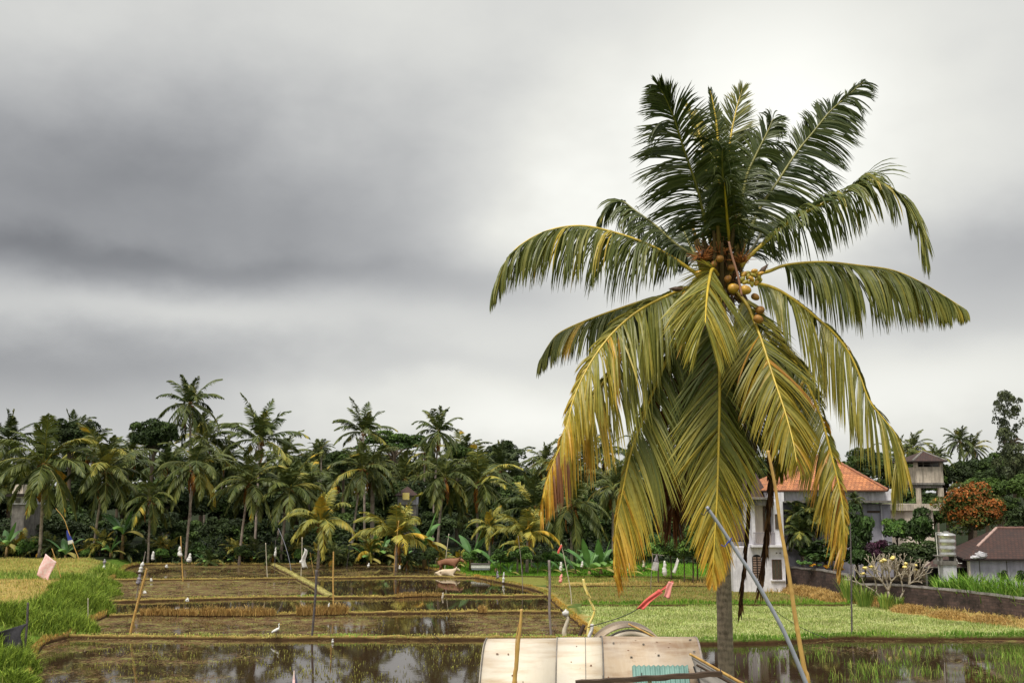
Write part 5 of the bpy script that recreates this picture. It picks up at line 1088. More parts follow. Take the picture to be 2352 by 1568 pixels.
D = 121; ze = WZ(1137, D); roofpoly('roof', 'tiler', fh, [[(WX(906, D), D, ze), (WX(962, D), D, ze), (WX(936, D+2), D+2, WZ(1116, D+2))]]); rebase(fh)
# ------------------------------------------------------------------ poles, flags and bird scarers
def pole(name, label, px, D, r, mat, cat='pole', foot=True, knots=False, ns=7, zfoot=None):
    """px: points from top to foot"""
    pts = [P(x, y, D) for x, y in px]
    if foot:
        x = pts[-1][0]; zg = hz(x, D)-.25 if zfoot is None else zfoot
        if pts[-1][2] > zg: d = (pts[-1]-pts[-2]); d = d/abs(d[2]); pts.append(pts[-1]+d*(pts[-1][2]-zg)*np.array([.3, 1, 1]))
    o = np.array(pts[-1]); c = catmull(np.array(pts)-o, 10); n = len(c); rad = np.interp(np.linspace(0, 1, n), [0, 1], r if hasattr(r, '__len__') else [r*.75, r])
    mb = MB()
    if knots:
        seg = np.r_[0, np.cumsum(np.linalg.norm(np.diff(c, axis=0), axis=1))]; s = np.arange(0, seg[-1], .03); c2 = np.stack([np.interp(s, seg, c[:, k]) for k in range(3)], 1)
        rad = np.interp(s, seg, rad); ph = (s+.07*np.sin(s*3)) % knots; rad = rad*(1+.16*np.exp(-((ph-knots/2)/.022)**2)); c = c2
    tube(mb, c, rad, ns); ob_ = mb.build(name, M[mat], smooth=True); ob_.location = o; return tag(ob_, label, cat)
def GD(x, y, z=0.): return float(G(x, y, z)[1])
pole('bamboo_pole', 'thick tan bamboo pole leaning right in the fourth flooded paddy from the wood, at left', [(337, 1305), (326, 1348), (312, 1400), (299, 1456)], GD(299, 1458), [.06, .085], 'bamboo', knots=.55)
pole('wooden_pole', 'dark grey pole standing on the lowest long bund', [(727, 1308), (724, 1370), (720, 1420), (716, 1468)], GD(716, 1468), [.07, .06], 'darkpole')
pole('bamboo_pole', 'straight tan pole behind the reddish grass tuft on the bund', [(766, 1266), (765, 1330), (766, 1402)], GD(766, 1404), [.05, .06], 'bamboo', knots=.5)
pole('wooden_pole', 'knobbly pale grey pole standing right of the paddies, above the arched roof', [(1261, 1286), (1263, 1340), (1262, 1400), (1266, 1462)], GD(1267, 1466), [.075, .07], 'greypole')
pole('bamboo_pole', 'thin pale curved stick with a red ribbon at its tip', [(1289, 1248), (1297, 1285), (1306, 1330), (1311, 1360), (1313, 1388)], GD(1313, 1390), [.022, .045], 'cream')
pole('bamboo_pole', 'thin arched stick at left carrying the blue and white flag', [(128, 1167), (146, 1190), (158, 1222), (170, 1255), (183, 1288)], 107, [.03, .05], 'bamboo')
pole('bamboo_pole', 'thin tan stick leaning over the grass bank beside the pink sack', [(119, 1259), (130, 1292), (141, 1330), (153, 1372)], 84, [.03, .045], 'bamboo')
pole('wooden_pole', 'black post on the grass bank, taller of the two holding the dark net', [(64, 1383), (62, 1430), (56, 1503)], 49, [.05, .055], 'darkpole')
pole('wooden_pole', 'short dark leaning stake in front of the dark net', [(43, 1475), (46, 1500), (53, 1538)], 47, [.04, .045], 'darkpole')
pole('bamboo_pole', 'thin pale stick standing at the foot of the grass bank', [(202, 1373), (202, 1400), (202, 1432)], GD(202, 1434), .035, 'cream')
pole('bamboo_pole', 'slender bamboo pole beside the leaning palm with a white bag tied to it', [(415, 1231), (417, 1280), (420, 1333)], GD(420, 1334), [.045, .06], 'bamboo', knots=.5)
pole('wooden_pole', 'thin grey stick left of the leaning bamboo with hanging white rags', [(334, 1266), (329, 1290), (321, 1325), (312, 1378)], GD(312, 1380), .04, 'greypole')
pole('bamboo_pole', 'thin pale stick on the far bund left of the diagonal bund', [(610, 1246), (612, 1290), (614, 1328)], GD(614, 1330), .04, 'cream')
pole('wooden_pole', 'thin dark stick wrapped in white at the top of the diagonal bund', [(633, 1240), (632, 1270), (631, 1297)], 107, .035, 'darkpole')
pole('wooden_pole', 'thin grey bowed stick crossing the pale palm trunk', [(639, 1213), (652, 1243), (663, 1280), (669, 1313)], 103, .035, 'pipe')
pole('bamboo_pole', 'pale stick with a white streamer beside it, mid paddies', [(694, 1233), (693, 1280), (691, 1328)], GD(692, 1330), .045, 'cream')
pole('wooden_pole', 'fine dark rod leaning right of the white streamer', [(712, 1268), (717, 1295), (722, 1325)], GD(722, 1330), .02, 'bamboo')
pole('wooden_pole', 'dark stick with a small white knob on top, left of the slim palm', [(805, 1246), (801, 1270), (797, 1298)], 108, .035, 'darkpole')
pole('bamboo_pole', 'tall thin tan stick in front of the young yellow palm', [(916, 1195), (911, 1240), (906, 1290)], 103, .04, 'bamboo')
pole('bamboo_pole', 'pale slanting stick beside the brown cow', [(1031, 1225), (1026, 1265), (1021, 1312)], GD(1021, 1314), .045, 'cream')
pole('wooden_pole', 'dark twig poking out of the water at centre, slanting down right', [(958, 1430), (984, 1448), (1010, 1469)], GD(1010, 1470), .02, 'wire')
pole('wooden_pole', 'slim grey-brown stick leaning in the grass right of the tin box', [(1190, 1230), (1196, 1280), (1200, 1335)], 84, .03, 'greypole')
pole('wooden_pole', 'tall straight dark pole on the green bund before the stone wall', [(1953, 1200), (1955, 1300), (1957, 1463)], GD(1957, 1465), [.035, .06], 'darkpole')
pole('wooden_pole', 'stout brown stump leaning right above the arched roof', [(1342, 1434), (1336, 1448), (1328, 1467)], GD(1328, 1468), [.1, .12], 'wood')
pole('wooden_pole', 'long thin dark rod slanting up to the right, holding the red and pink cloths', [(1546, 1334), (1518, 1358), (1480, 1388), (1430, 1415), (1350, 1440)], 52, .022, 'wire', foot=False)
pole('wooden_pole', 'thin white frame post with a crossbar holding the striped cloth', [(1526, 1275), (1500, 1272.5), (1499, 1274), (1497, 1310), (1495, 1338)], 84, .03, 'greypole')
pole('plastic_pipe', 'thick grey bent plastic pipe leaning in the foreground right of the palm trunk', [(1623, 1163), (1653, 1206), (1674, 1238), (1697, 1274), (1719, 1306), (1742, 1343), (1761, 1377), (1784, 1418), (1803, 1455), (1824, 1502), (1851, 1568), (1880, 1650)], 15., [.024, .034], 'pipe', 'pipe', zfoot=2.6, ns=14)
pole('bamboo_pole', 'tall yellow bamboo pole in the foreground crossing in front of the white house', [(1764, 1034), (1781, 1120), (1793, 1210), (1803, 1265), (1812, 1319), (1828, 1424), (1847, 1533), (1858, 1590)], 15.6, [.022, .042], 'bamboo', 'pole', zfoot=2.6, knots=.62, ns=12)
pole('bamboo_pole', 'brown bamboo stick rising in front of the pale arched roof', [(1198, 1398), (1195, 1440), (1190, 1480), (1186, 1530), (1181, 1600)], 14.2, [.018, .036], 'bamboo', 'pole', zfoot=2.6, knots=.4, ns=10)
pole('bamboo_pole', 'thin split cane beside the brown stick in front of the arched roof', [(1194, 1425), (1188, 1450), (1185, 1475), (1184, 1510), (1182, 1590)], 14.3, [.006, .014], 'bamboo', 'pole', zfoot=2.6)
def ring(name, label, x, y, D, r, mat, tilt=.0):
    mb = MB(); c = P(x, y, D); a = np.linspace(0, 2*math.pi, 15); tube(mb, np.stack([r*np.cos(a), r*np.sin(a), tilt*np.cos(a)*r], 1), .007, 5, cap=False); tube(mb, [(r*-.7, -.01, -.01), (-r*2.6, -.02, -.09), (-r*4.2, -.01, -.06)], .008, 5)
    o = mb.build(name, M[mat], smooth=True); o.location = c; return tag(o, label, 'tie')
ring('tie', 'dark string tied round the grey pipe at mid height', 1676, 1241, 15., .031, 'blue', 1.2); ring('tie', 'dark tape wound near the top end of the grey pipe', 1627, 1169, 15., .027, 'wire', 1.2)
# cloths
def cloth(name, label, corners, D, mat, cat='cloth', dd=(0, 0, 0, 0), nx=8, nz=14, rip=.06, jag=0, extra=None, mat2=None):
    """corners px: top-left, top-right, bottom-right, bottom-left"""
    c = [P(x, y, D+d) for (x, y), d in zip(corners, dd)]; o = sum(c)/4; v = []; rng = np.random.default_rng(int(corners[0][0]*7+900)); ph = rng.uniform(0, 6)
    size = np.linalg.norm(c[0]-c[3]); wd = max(np.linalg.norm(c[2]-c[3]), np.linalg.norm(c[0]-c[1]))
    for j in range(nz+1):
        for i in range(nx+1):
            u = i/nx; w = j/nz; p = c[0]*(1-u)*(1-w)+c[1]*u*(1-w)+c[2]*u*w+c[3]*(1-u)*w-o
            p = p+np.array([.3, 1, .15])*rip*wd*math.sin(u*7+ph+w*3)*(.3+w)+np.array([1, 0, 0])*rip*.8*wd*math.sin(w*6+ph)
            if jag and j == nz: p = p+np.array([0, 0, rng.uniform(-jag, jag)*size])
            v.append(p)
    f = [(j*(nx+1)+i, j*(nx+1)+i+1, (j+1)*(nx+1)+i+1, (j+1)*(nx+1)+i) for j in range(nz) for i in range(nx)]
    mb = MB(); mb.add(v, f); ob_ = mb.build(name, M[mat], smooth=True); ob_.location = o; s = ob_.modifiers.new('s', 'SOLIDIFY'); s.thickness = .012
    if mat2: ob_.data.materials.append(M[mat2]); [setattr(p_, 'material_index', 1) for k, p_ in enumerate(ob_.data.polygons) if mat2sel(k, nx, nz, extra)]
    return tag(ob_, label, cat)
def mat2sel(k, nx, nz, extra): return (k//nx) >= nz*extra if extra and extra > 0 else (k//nx) % 2 == 0
cloth('flag', 'blue flag with a white lower half hanging from the arched stick at left', [(153, 1217), (158, 1219), (169, 1247), (156, 1251)], 107, 'blue', 'flag', extra=.66, mat2='white')
cloth('sack', 'pink and white mesh sack stretched like a flag over the golden field', [(103, 1271), (128, 1290), (108, 1341), (85, 1319)], 83, 'pinkmesh', 'sack', rip=.05)
cloth('net', 'dark black netting slung between the posts at the left edge', [(-70, 1470), (63, 1430), (46, 1492), (-70, 1506)], 48, 'net', 'net', rip=.05, jag=.05, nx=16)
cloth('cloth_strip', 'red cloth strip hanging from the long slanting rod, lower of the two', [(1512, 1352), (1521, 1360), (1477, 1399), (1460, 1397)], 51.9, 'red', 'cloth', rip=.12)
cloth('cloth_strip', 'pink plastic strip at the upper tip of the slanting rod', [(1536, 1334), (1547, 1338), (1537, 1374), (1523, 1370)], 51.9, 'pink', 'cloth', rip=.10)
cloth('cloth_strip', 'dark red twisted cord joining the red and pink strips', [(1544, 1333), (1548, 1336), (1518, 1358), (1513, 1356)], 52, 'red', 'cloth', rip=.1)
cloth('flag', 'long torn yellowish plastic streamer, broad at its upper part', [(1336, 1329), (1341, 1329), (1358, 1375), (1347, 1366)], 54.5, 'yellow', 'streamer', rip=.1)
cloth('flag', 'narrow yellow twisted plastic strip wrapped round its stick', [(1349, 1368), (1356, 1374), (1368, 1402), (1362, 1402)], 54.6, 'yellow', 'streamer', rip=.12)
pole('wooden_pole', 'crooked stick wrapped in yellow and white plastic left of the palm trunk', [(1366, 1400), (1362, 1415), (1355, 1430), (1351, 1448), (1350, 1468)], GD(1350, 1469), [.05, .11], 'yellow')
cloth('cloth_strip', 'white rag wrapped low on the crooked yellow stick', [(1357, 1432), (1364, 1432), (1358, 1465), (1350, 1462)], 53.5, 'white', 'rag', rip=.15)
pole('scarecrow_post', 'crooked pale cloth-wrapped post with a white cap, above the arched roof', [(1298, 1412), (1304, 1420), (1300, 1436), (1296, 1450), (1296, 1466)], GD(1296, 1468), [.07, .17], 'cream', 'scarecrow')
mb = MB(); ell(mb, (0, 0, 0), (.19, .17, .16), jit=.12, rng=rg); tube(mb, [(0, 0, .1), (.02, 0, .24)], [.12, .02], 6); o = mb.build('rag', M['white'], smooth=True); o.location = P(1299, 1408, GD(1296, 1468)); tag(o, 'white plastic cap on the cloth-wrapped post', 'cap')
cloth('cloth_strip', 'red and white ribbon tied to the tip of the thin curved stick', [(1287, 1250), (1291, 1252), (1284, 1272), (1280, 1270)], GD(1313, 1390)-.1, 'red', 'ribbon', rip=.2)
cloth('striped_cloth', 'grey and white striped shirt hanging from the frame post', [(1501, 1289), (1514, 1291), (1511, 1311), (1496, 1308)], 83.9, 'white', 'shirt', rip=.02, nz=20, mat2='darkstripe' if 'darkstripe' in M else 'rail')
cloth('cloth_strip', 'crumpled grey rag above the striped shirt', [(1506, 1274), (1508, 1274), (1514, 1290), (1503, 1289)], 83.95, 'rail', 'rag', rip=.1)
def rag(x0, y0, x1, y1, w, D, label, mat='white', cat='rag'):
    a = P(x0, y0, D); b = P(x1, y1, D); o = (a+b)/2; k = np.linspace(0, 1, 13)[:, None]; r = w*D/F/2*np.interp(k[:, 0], [0, .12, .25, .35, .6, .9, 1], [.2, .5, .65, .62, .85, .95, .5]); rng = np.random.default_rng(int(x0*3+y0)); mb = MB()
    pts = a*(1-k)+b*k-o+np.stack([rng.normal(0, .02, 13), 0*k[:, 0], 0*k[:, 0]], 1); tube(mb, pts, r*rng.uniform(.7, 1.3, 13), 9); ob_ = mb.build('rag', M[mat], smooth=True); ob_.location = o; return tag(ob_, label, cat)
rag(413, 1254, 413, 1278, 10, GD(420, 1334)-.1, 'white bag tied to the slender bamboo pole'); rag(437, 1270, 434, 1290, 11, 106, 'white bag tied to the leaning palm trunk')
rag(352, 1265, 350, 1286, 8, 106, 'white rag figure hanging in the dark of the wood right of the banana plant'); rag(240, 1292, 238, 1308, 7, 100, 'white rag doll on the top of the grass bank'); rag(240, 1283, 240, 1294, 7, 100, 'grey knotted head cloth on the grass bank above the white rag', 'rail')
rag(328, 1290, 322, 1314, 11, GD(312, 1380)-.1, 'upper white rag on the thin stick left of the leaning bamboo'); rag(321, 1317, 317, 1341, 11, GD(312, 1380)-.1, 'lower blue and white rag on the thin stick left of the leaning bamboo', 'rail')
rag(383, 1296, 382, 1303, 8, 104, 'small white scrap on the farthest bund'); rag(347, 1327, 347, 1335, 6, 92, 'pale scrap on the second bund at left'); rag(332, 1356, 334, 1363, 7, 82, 'white scrap floating in the paddy right of the leaning bamboo')
rag(633, 1256, 632, 1278, 6, 106.9, 'narrow white wrapping on the stick at the top of the diagonal bund'); rag(430, 1372, 431, 1381, 8, 74, 'white scrap on the third bund')
cloth('flag', 'torn white streamer fluttering beside the pale stick, mid paddies', [(696, 1258), (702, 1262), (707, 1304), (694, 1303)], GD(692, 1330)-.1, 'white', 'streamer', rip=.28)
rag(692, 1284, 691, 1293, 8, GD(692, 1330)-.1, 'small white knot of plastic on the pale stick by the white streamer'); rag(806, 1240, 805, 1246, 7, 108, 'white knob on the dark stick left of the slim palm')
rag(847, 1292, 846, 1302, 6, 104, 'white scrap standing on the far bund at centre'); rag(918, 1297, 918, 1306, 5, 103, 'short white stake top in the far paddy'); rag(765, 1372, 763, 1386, 6, 66, 'white scrap among the reddish grass on the bund') if False else rag(756, 1384, 755, 1394, 5, GD(755, 1412), 'white scrap stuck in the reddish grass tuft on the bund')
rag(1018, 1360, 1015, 1388, 9, GD(1016, 1372), 'pale rag-wrapped stump on the bund at centre', 'cream'); rag(764, 1466, 764, 1476, 5, GD(764, 1476), 'short white stake in the water at the edge of the lowest bund')
rag(1289, 1290, 1287, 1310, 8, 92, 'dull white rag hanging left of the curved stick'); rag(1290, 1318, 1286, 1338, 8, 84, 'faded pink rag hanging left of the curved stick', 'pink'); rag(1142, 1310, 1144, 1328, 6, 87, 'blue and white rag by the right bund of the paddies', 'rail'); rag(1157, 1313, 1156, 1338, 6, GD(1156, 1340), 'white rag on a stake at the right bund of the paddies', 'white')
rag(1448, 1288, 1447, 1306, 8, 88, 'small white rag left of the frame post with the striped shirt'); rag(1478, 1286, 1479, 1302, 6, 90, 'tiny beige rag in the shadow left of the frame post', 'cream'); rag(1526, 1287, 1527, 1323, 11, 86, 'white rag figure with a knotted head right of the striped shirt')
cloth('flag', 'long white cloth slanting beside the palm trunk', [(1556, 1280), (1560, 1287), (1551, 1317), (1544, 1313)], 85, 'white', 'streamer', rip=.05); rag(1241, 1288, 1241, 1300, 5, 96, 'white rag between the banana plants') if False else rag(1338, 1288, 1336, 1302, 7, 94, 'white rag among the banana plants left of the orange frond tip')
rag(978, 1268, 979, 1284, 6, 103, 'white rag on a pinkish dry banana stump'); 
# flag close to the camera at the bottom
mb = MB(); tube(mb, [P(677, 1536, 19), P(676, 1620, 19)+np.array([0, 0, -1.2])], .012, 6); 
fl_ = thing('pennant', 'small dark blue and pink pointed pennant at the bottom edge', 'flag', tuple(P(676, 1600, 19))); o = mb.build('stick', M['darkpole'], fl_); o.location = -Vector(fl_.location)
mb = MB(); a, b, c = P(677, 1538, 19), P(664, 1590, 19), P(688, 1590, 19.05); m_ = P(673, 1590, 18.9); mb.add([a, b, m_, c], [(0, 1, 2), (0, 2, 3)]); o = mb.build('cloth', plain('pennant_cloth', (.18, .14, .30), (.05, .12, .16), 14, .8), fl_); o.location = -Vector(fl_.location)
mb = MB(); tube(mb, [a+[0, -.05, 0], P(675, 1560, 18.95), P(674, 1592, 18.85)], [.01, .025, .03], 6); o = mb.build('trim', M['pinkmesh'], fl_); o.location = -Vector(fl_.location)
# wire and cords
pole('cord', 'thin dark cord sagging from the grey pipe over the pale green rice plot', [(1735, 1340), (1781, 1401), (1840, 1440), (1902, 1467)], 40, .012, 'wire', 'cord', foot=False)
# tin box at the edge of the wood
tb = thing('trough', 'pale blue-white tin trough lying on the grass at the edge of the wood', 'trough', (WX(1103, 100), 100, 0)); D = 100.
part('body', 'white', tb, [(1083, 1296, 1126, 1304, D, 1.1)]); part('base', 'pipe', tb, [(1084, 1304, 1125, 1308, D+.05, 1.0)]); part('rim', 'darkpole', tb, [(1082, 1294, 1127, 1296, D-.05, 1.2)]); rebase(tb)
# ------------------------------------------------------------------ animals
def skinned(name, verts, edges, radii, mat, loc, rot=0, label=None, cat=None, parent=None, s=1):
    me = bpy.data.meshes.new(name); me.from_pydata(verts, edges, []); o = bpy.data.objects.new(name, me); COL.objects.link(o); sk = o.modifiers.new('skin', 'SKIN'); 
    for v, r in zip(me.skin_vertices[0].data, radii): v.radius = (r, r) if not hasattr(r, '__len__') else r
    me.skin_vertices[0].data[0].use_root = True
    sk.use_smooth_shade = True; sb = o.modifiers.new('sub', 'SUBSURF'); sb.levels = 1; sb.render_levels = 2; me.materials.append(M[mat]); o.location = loc; o.rotation_euler = (0, 0, rot); o.scale = (s, s, s)
    if parent is not None: o.parent = parent
    if label: tag(o, label, cat)
    return o
def cow(loc, rot, label, mat, lying=False):
    t = thing('cow', label, 'cow', loc); t.rotation_euler = (0, 0, rot); k = .55 if lying else 0
    V = [(-.75, 0, 1.12-k), (-.35, 0, 1.08-k), (.15, 0, 1.04-k), (.6, 0, 1.08-k), (.85, 0, 1.22-k), (1.08, 0, 1.28-k*.8), (1.28, 0, 1.16-k*.8), (1.42, 0, 1.05-k*.8)]; E = [(i, i+1) for i in range(7)]; Rr = [.24, .31, .34, .30, .19, .15, .13, .085]
    def leg(b, pts):
        pr = b
        for (p, r) in pts: V.append(p); Rr.append(r); E.append((pr, len(V)-1)); pr = len(V)-1
    for s_ in (-1, 1):
        if lying: leg(0, [((-.6, .28*s_, .25), .13), ((-.25, .32*s_, .12), .08), ((-.5, .34*s_, .08), .06)]); leg(3, [((.6, .24*s_, .25), .11), ((.9, .26*s_, .1), .07), ((.65, .26*s_, .07), .05)])
        else: leg(0, [((-.72, .19*s_, .82), .15), ((-.62, .2*s_, .62), .10), ((-.80, .2*s_, .38), .055), ((-.74, .2*s_, .04), .055)]); leg(3, [((.6, .18*s_, .75), .12), ((.6, .18*s_, .42), .065), ((.58, .18*s_, .04), .055)])
    leg(0, [((-1.0, 0, 1.05-k), .04), ((-1.05, 0, .6-k*.6), .025)])
    t.scale = (1.0,)*3 if lying else (1.15,)*3; skinned('body', V, E, Rr, mat, (0, 0, 0), parent=t)
    for s_ in (-1, 1):
        mb = MB(); tube(mb, [(1.06, .1*s_, 1.36-k*.8), (1.02, .22*s_, 1.4-k*.8), (1.0, .3*s_, 1.33-k*.8)], [.05, .06, .01], 6); mb.build('ear', M[mat], t, True)
        mb = MB(); tube(mb, [(1.1, .08*s_, 1.4-k*.8), (1.08, .15*s_, 1.5-k*.8), (1.12, .15*s_, 1.58-k*.8)], [.03, .022, .006], 6); mb.build('horn', M['darkpole'], t, True)
    if not lying:
        mb = MB()
        for x, y in ((-.74, .2), (-.74, -.2), (.58, .18), (.58, -.18)): tube(mb, [(x-.02, y, .34), (x, y, .03)], [.062, .062], 8)
        mb.build('stockings', M['cowpale'], t, True)
    return t
xx = WX(1029, 99); cow((xx, 101, hz(xx, 101)+.12), -.25, 'brown cow with pale stockings standing at the edge of the wood', 'cow'); xx = WX(1022, 96.3); cow((xx, 98.5, hz(xx, 98.5)), .1, 'pale calf lying in front of the brown cow', 'cowpale', True)
D = GD(646, 1470); eg = thing('egret', 'small white egret standing on the lowest long bund', 'bird', (WX(647, D), D, .22))
skinned('body', [(0, 0, .30), (-.14, 0, .24), (-.27, 0, .17), (.08, 0, .36), (.10, 0, .45), (.06, 0, .52), (.09, 0, .57), (.14, 0, .565)], [(0, 1), (1, 2), (0, 3), (3, 4), (4, 5), (5, 6), (6, 7)], [.075, .07, .025, .045, .026, .022, .032, .02], 'birdw', (0, 0, 0), parent=eg, s=1.15)
mb = MB(); tube(mb, [(.15, 0, .65), (.27, 0, .63)], [.016, .003], 6); mb.build('beak', M['birdo'], eg)
for s_ in (-1, 1): mb = MB(); tube(mb, [(.0, .025*s_, .28), (-.01, .025*s_, .14), (.0, .025*s_, -.02)], .009, 5); mb.build('leg', M['darkpole'], eg)
# ------------------------------------------------------------------ the arched-roof shed in the foreground
def weathermetal(name, base, brown, amt):
    t = NT(name); tc = t.n('ShaderNodeTexCoord').outputs['Object']
    a = t.noise(t.mapv(tc, (.9, 3.5, 3.5)), 1.1, 5, .6); b = t.noise(t.mapv(tc, (5, .8, .8)), 2.2, 5, .65); c = t.noise(tc, 26, 5, .75); d = t.noise(tc, 1.6, 5, .6)
    col = t.mix(t.math('MULTIPLY', t.ramp(a, [(.46, 0), (.66, 1)]), amt), base, brown)
    col = t.mix(t.math('MULTIPLY', t.ramp(b, [(.5, 0), (.72, 1)]), .35), col, (.55, .47, .36))
    col = t.mix(t.math('MULTIPLY', t.ramp(d, [(.45, 0), (.7, 1)]), .3), col, (.48, .46, .45))
    col = t.mix(t.ramp(c, [(.64, 0), (.74, .55)]), col, (.22, .15, .10))
    return t.done(t.prin(col, .62, t.bump(t.math('ADD', c, d), .2, .01)))
M['roofwhite'] = weathermetal('weathered_white_sheet', (.66, .585, .475), (.46, .34, .22), .85)
M['roofbrown'] = weathermetal('rusty_tan_sheet', (.44, .34, .24), (.26, .16, .09), .95)
M['turq'] = plain('turquoise_sheet', (.20, .34, .30), (.10, .20, .18), 3, .6, .2)
sh = thing('arched_shed', 'shed with a long weathered off-white barrel roof at the bottom of the picture', 'shed', (1.3, 17, 2.8))
ZC = WZ(1467, 17.); RB = 1.3; XL = WX(1116, 17.)
def arc(x0, x1, f0, f1, name, mat, parent, off=0., n=26, th=.02, wav=0, wl=.08):
    mb = MB(); nx = 2 if not wav else int((x1-x0)/wl*6); xs = np.linspace(x0, x1, nx); v = []
    for k in range(n+1):
        f = f0+(f1-f0)*k/n
        for x in xs:
            r = RB+off+(wav*math.sin(x/wl*2*math.pi) if wav else 0)+.006*math.sin(f*9+x*2)
            v.append((x-.07*max(0., r*math.sin(f)), 17.-r*math.sin(f), ZC-RB+r*math.cos(f)))
    f_ = [(k*nx+i, (k+1)*nx+i, (k+1)*nx+i+1, k*nx+i+1) for k in range(n) for i in range(nx-1)]
    mb.add(v, f_); o = mb.build(name, mat, parent, True); s = o.modifiers.new('s', 'SOLIDIFY'); s.thickness = th; s.offset = -1; return o
X1, X2, X3, X4 = WX(1277, 17.), WX(1381, 17.), WX(1592, 17.), WX(1380, 17.)
arc(XL, X1+.03, -1.3, 1.45, 'roof_sheet', M['roofwhite'], sh); arc(X1, X2+.05, -1.3, 1.45, 'roof_sheet', M['roofwhite'], sh, .012); arc(X2-.02, X3, -1.3, 1.45, 'roof_sheet', M['roofbrown'], sh, .03)
for x, w_ in ((X1, .018), (X2-.3, .010), (X2-.03, .022), (XL+.01, .02), (X3-.03, .03)): arc(x, x+w_, -1.3, 1.45, 'seam', M['slab'] if x != X3-.03 else M['greypole'], sh, .038 if x > X2-.1 else .018)
arc(WX(1441, 16.0)+.1, WX(1567, 16.0)+.1, .72, 1.4, 'corrugated_patch', M['turq'], sh, .075, wav=.018, wl=.075, n=16)
for (x, f, r) in ((1278, .3, .012), (1430, .12, .03), (1455, .3, .02), (1500, .35, .02), (1560, .25, .02), (1230, .5, .015)):
    pass
mb = MB()
for (xp, f) in [(a_, b_*1.6) for a_, b_ in ((1410, .18), (1445, .36), (1507, .34), (1478, .2), (1590, .12), (1589, .3), (1589, .45))]:
    r = RB+.05; c = np.array([WX(xp, 16.2), 17.-r*math.sin(f), ZC-RB+r*math.cos(f)]); ell(mb, c, (.022, .012, .012), nu=8, nv=5, jit=.2, rng=rg)
mb.build('nail_heads', M['slab'], sh)
mb = MB()
for k in range(24):   # rust scabs and peeled flecks, a few millimetres proud
    xp = rg.uniform(1120, 1585); f = rg.uniform(.05, .95); r = RB+(.032 if xp > 1380 else .014); x = WX(xp, 16.3); y, z = 17.-r*math.sin(f), ZC-RB+r*math.cos(f); s_ = rg.uniform(.006, .02); n_ = 7
    ring_ = [(x+s_*rg.uniform(.5, 1.4)*math.cos(a), y-s_*rg.uniform(.4, 1.6)*math.sin(a)*math.cos(f), z-s_*math.sin(a)*math.sin(f)) for a in np.arange(n_)*2*math.pi/n_]
    mb.add(ring_, [tuple(range(n_))])
tag(mb.build('rust_flecks', plain('rust', (.20, .10, .05), (.1, .05, .03), 9), sh), kind='stuff')
for x in (XL+.1, X3-.1):
    for y in (16.1, 17.9): mb = MB(); tube(mb, [(x, y, 2.6), (x, y, ZC-RB+.85)], .06, 8); mb.build('post', M['wood'], sh, True)
mb = MB(); box(mb, (XL+.06, 16.05, 2.7), (X3-.3, 16.12, ZC-RB+.7)); mb.build('wall', M['wood'], sh); rebase(sh)
# second, smaller arch behind
sa = thing('small_arched_shed', 'smaller arched roof with a pale rim peeping above the long barrel roof', 'shed', (WX(1441, 19.5), 19.5, 2.8))
def archcap(name, mat, Rr, zt, y0, y1, xc, th, half=1.15):
    mb = MB(); v = []; n = 24
    for k in range(n+1):
        a = -half+2*half*k/n
        for y in (y0, y1): v.append((xc+Rr*math.sin(a), y, zt-Rr+Rr*math.cos(a)))
    mb.add(v, [(2*k, 2*k+2, 2*k+3, 2*k+1) for k in range(n)]); o = mb.build(name, mat, sa, True); s = o.modifiers.new('s', 'SOLIDIFY'); s.thickness = th; s.offset = -1
ys_ = 19.4; xc = WX(1441, ys_); zt = WZ(1437, ys_)
archcap('roof_sheet', M['roofbrown'], .80, zt, ys_, ys_+.8, xc, .03); archcap('rim', M['roofwhite'], .72, zt-.085, ys_-.02, ys_+.1, xc+.03, .10, 1.2); archcap('seam', M['slab'], .745, zt-.062, ys_-.03, ys_+.05, xc+.02, .012, 1.2)
mb = MB(); n = 20; v = [(xc+.05, ys_+.2, zt-.9)]+[(xc+.05+.64*math.sin(a), ys_+.2, zt-.17-.64+.64*math.cos(a)) for a in np.linspace(-1.4, 1.4, n)]; mb.add(v, [(0, i+2, i+1) for i in range(n-1)]); mb.build('gable', M['pipe'], sa)
for x in (xc-.6, xc+.6): mb = MB(); tube(mb, [(x, ys_+.3, 2.6), (x, ys_+.3, zt-.7)], .05, 7); mb.build('post', M['wood'], sa)
rebase(sa)
pole('bamboo_rail', 'short bamboo rail slanting down behind the long barrel roof', [(1443, 1432), (1478, 1449), (1516, 1470), (1545, 1486)], 18.6, .02, 'bamboo', 'rail', foot=False, knots=.4)
pole('bamboo_rail', 'long bamboo rail slanting down right from the end of the barrel roof', [(1584, 1501), (1622, 1522), (1660, 1544), (1712, 1573), (1760, 1600)], 15.8, .026, 'bamboo', 'rail', foot=False, knots=.5)
lr = thing('lean_to_roof', 'dark sloping lean-to roof under the bamboo rail beside the barrel roof', 'roof', (2.9, 16, 2.8))
mb = MB()
def slopeq(a, b, d0, d1, dz=.0, dzf=-.45):
    p, q = P(*a, d0), P(*b, d0); r_, s_ = P(*b, d0)+np.array([.0, d1-d0, dzf]), P(*a, d0)+np.array([0, d1-d0, dzf]); return [p, q, r_, s_]
q1 = slopeq((1588, 1509), (1730, 1592), 15.9, 14.6); mb.add(q1, [(0, 1, 2, 3)]); o = mb.build('sheet', M['slab'], lr); s = o.modifiers.new('s', 'SOLIDIFY'); s.thickness = .02
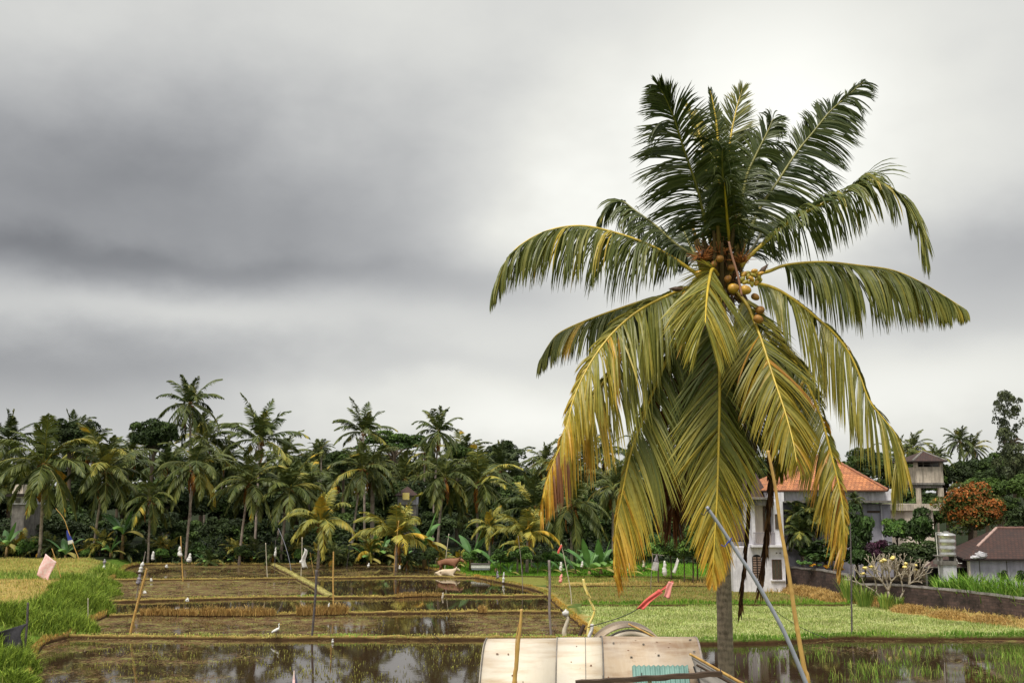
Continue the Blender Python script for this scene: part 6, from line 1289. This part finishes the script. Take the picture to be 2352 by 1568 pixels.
mb = MB(); q1 = slopeq((1590, 1520), (1730, 1606), 15.7, 14.4); mb.add([p+np.array([0, -.05, -.06]) for p in q1], [(0, 1, 2, 3)]); o = mb.build('dark_inside', M['black'], lr); s = o.modifiers.new('s', 'SOLIDIFY'); s.thickness = .02  # black sheet put in for the dark interior under the grey one
for (a, b) in (((1600, 1526), (1700, 1580)), ((1640, 1545), (1720, 1592))): mb = MB(); tube(mb, [P(*a, 15.2), P(*b, 15.2)], .018, 6); mb.build('rafter', M['wood'], lr)
mb = MB(); tube(mb, [P(1700, 1600, 15.5), P(1700, 1600, 15.5)*[1, 1, 0]+[0, 0, 2.6]], .05, 7); mb.build('post', M['wood'], lr); rebase(lr)
bm_ = thing('wooden_beam', 'long dark rough wooden beam with nails across the bottom edge of the barrel roof', 'beam', tuple(P(1490, 1556, 13.9)))
mb = MB(); k = np.linspace(0, 1, 24)[:, None]; a, b = P(1322, 1568, 13.9), P(1658, 1546, 13.9); c = a*(1-k)+b*k-np.array(P(1490, 1556, 13.9)); c[:, 2] += .006*np.sin(np.arange(24)*1.3); 
v = []; 
for i, p in enumerate(c):
    for dy, dz in ((-.04, -.03), (.04, -.03), (.04, .03), (-.04, .03)): v.append(p+np.array([0, dy, dz*1.05])+rg.normal(0, .002, 3))
mb.add(v, [(i*4+j, i*4+(j+1) % 4, (i+1)*4+(j+1) % 4, (i+1)*4+j) for i in range(23) for j in range(4)]+[(0, 1, 2, 3), (95, 94, 93, 92)]); mb.build('beam', M['wood'], bm_)
for x in (1385, 1474, 1610, 1655): mb = MB(); p = P(x, 1556-(x-1490)*.065-5, 13.9)-np.array(P(1490, 1556, 13.9)); tube(mb, [p, p+[.002, 0, .045]], .007, 5); mb.build('nail', M['darkpole'], bm_)
for (x0, y0, x1, y1) in ((1492, 1556, 1494, 1640), ): mb = MB(); tube(mb, [P(x0, y0, 13.95)-np.array(P(1490, 1556, 13.9)), np.array([WX(x1, 13.95), 13.95, 2.6])-np.array(P(1490, 1556, 13.9))], .03, 7); mb.build('prop', M['cream'], bm_)
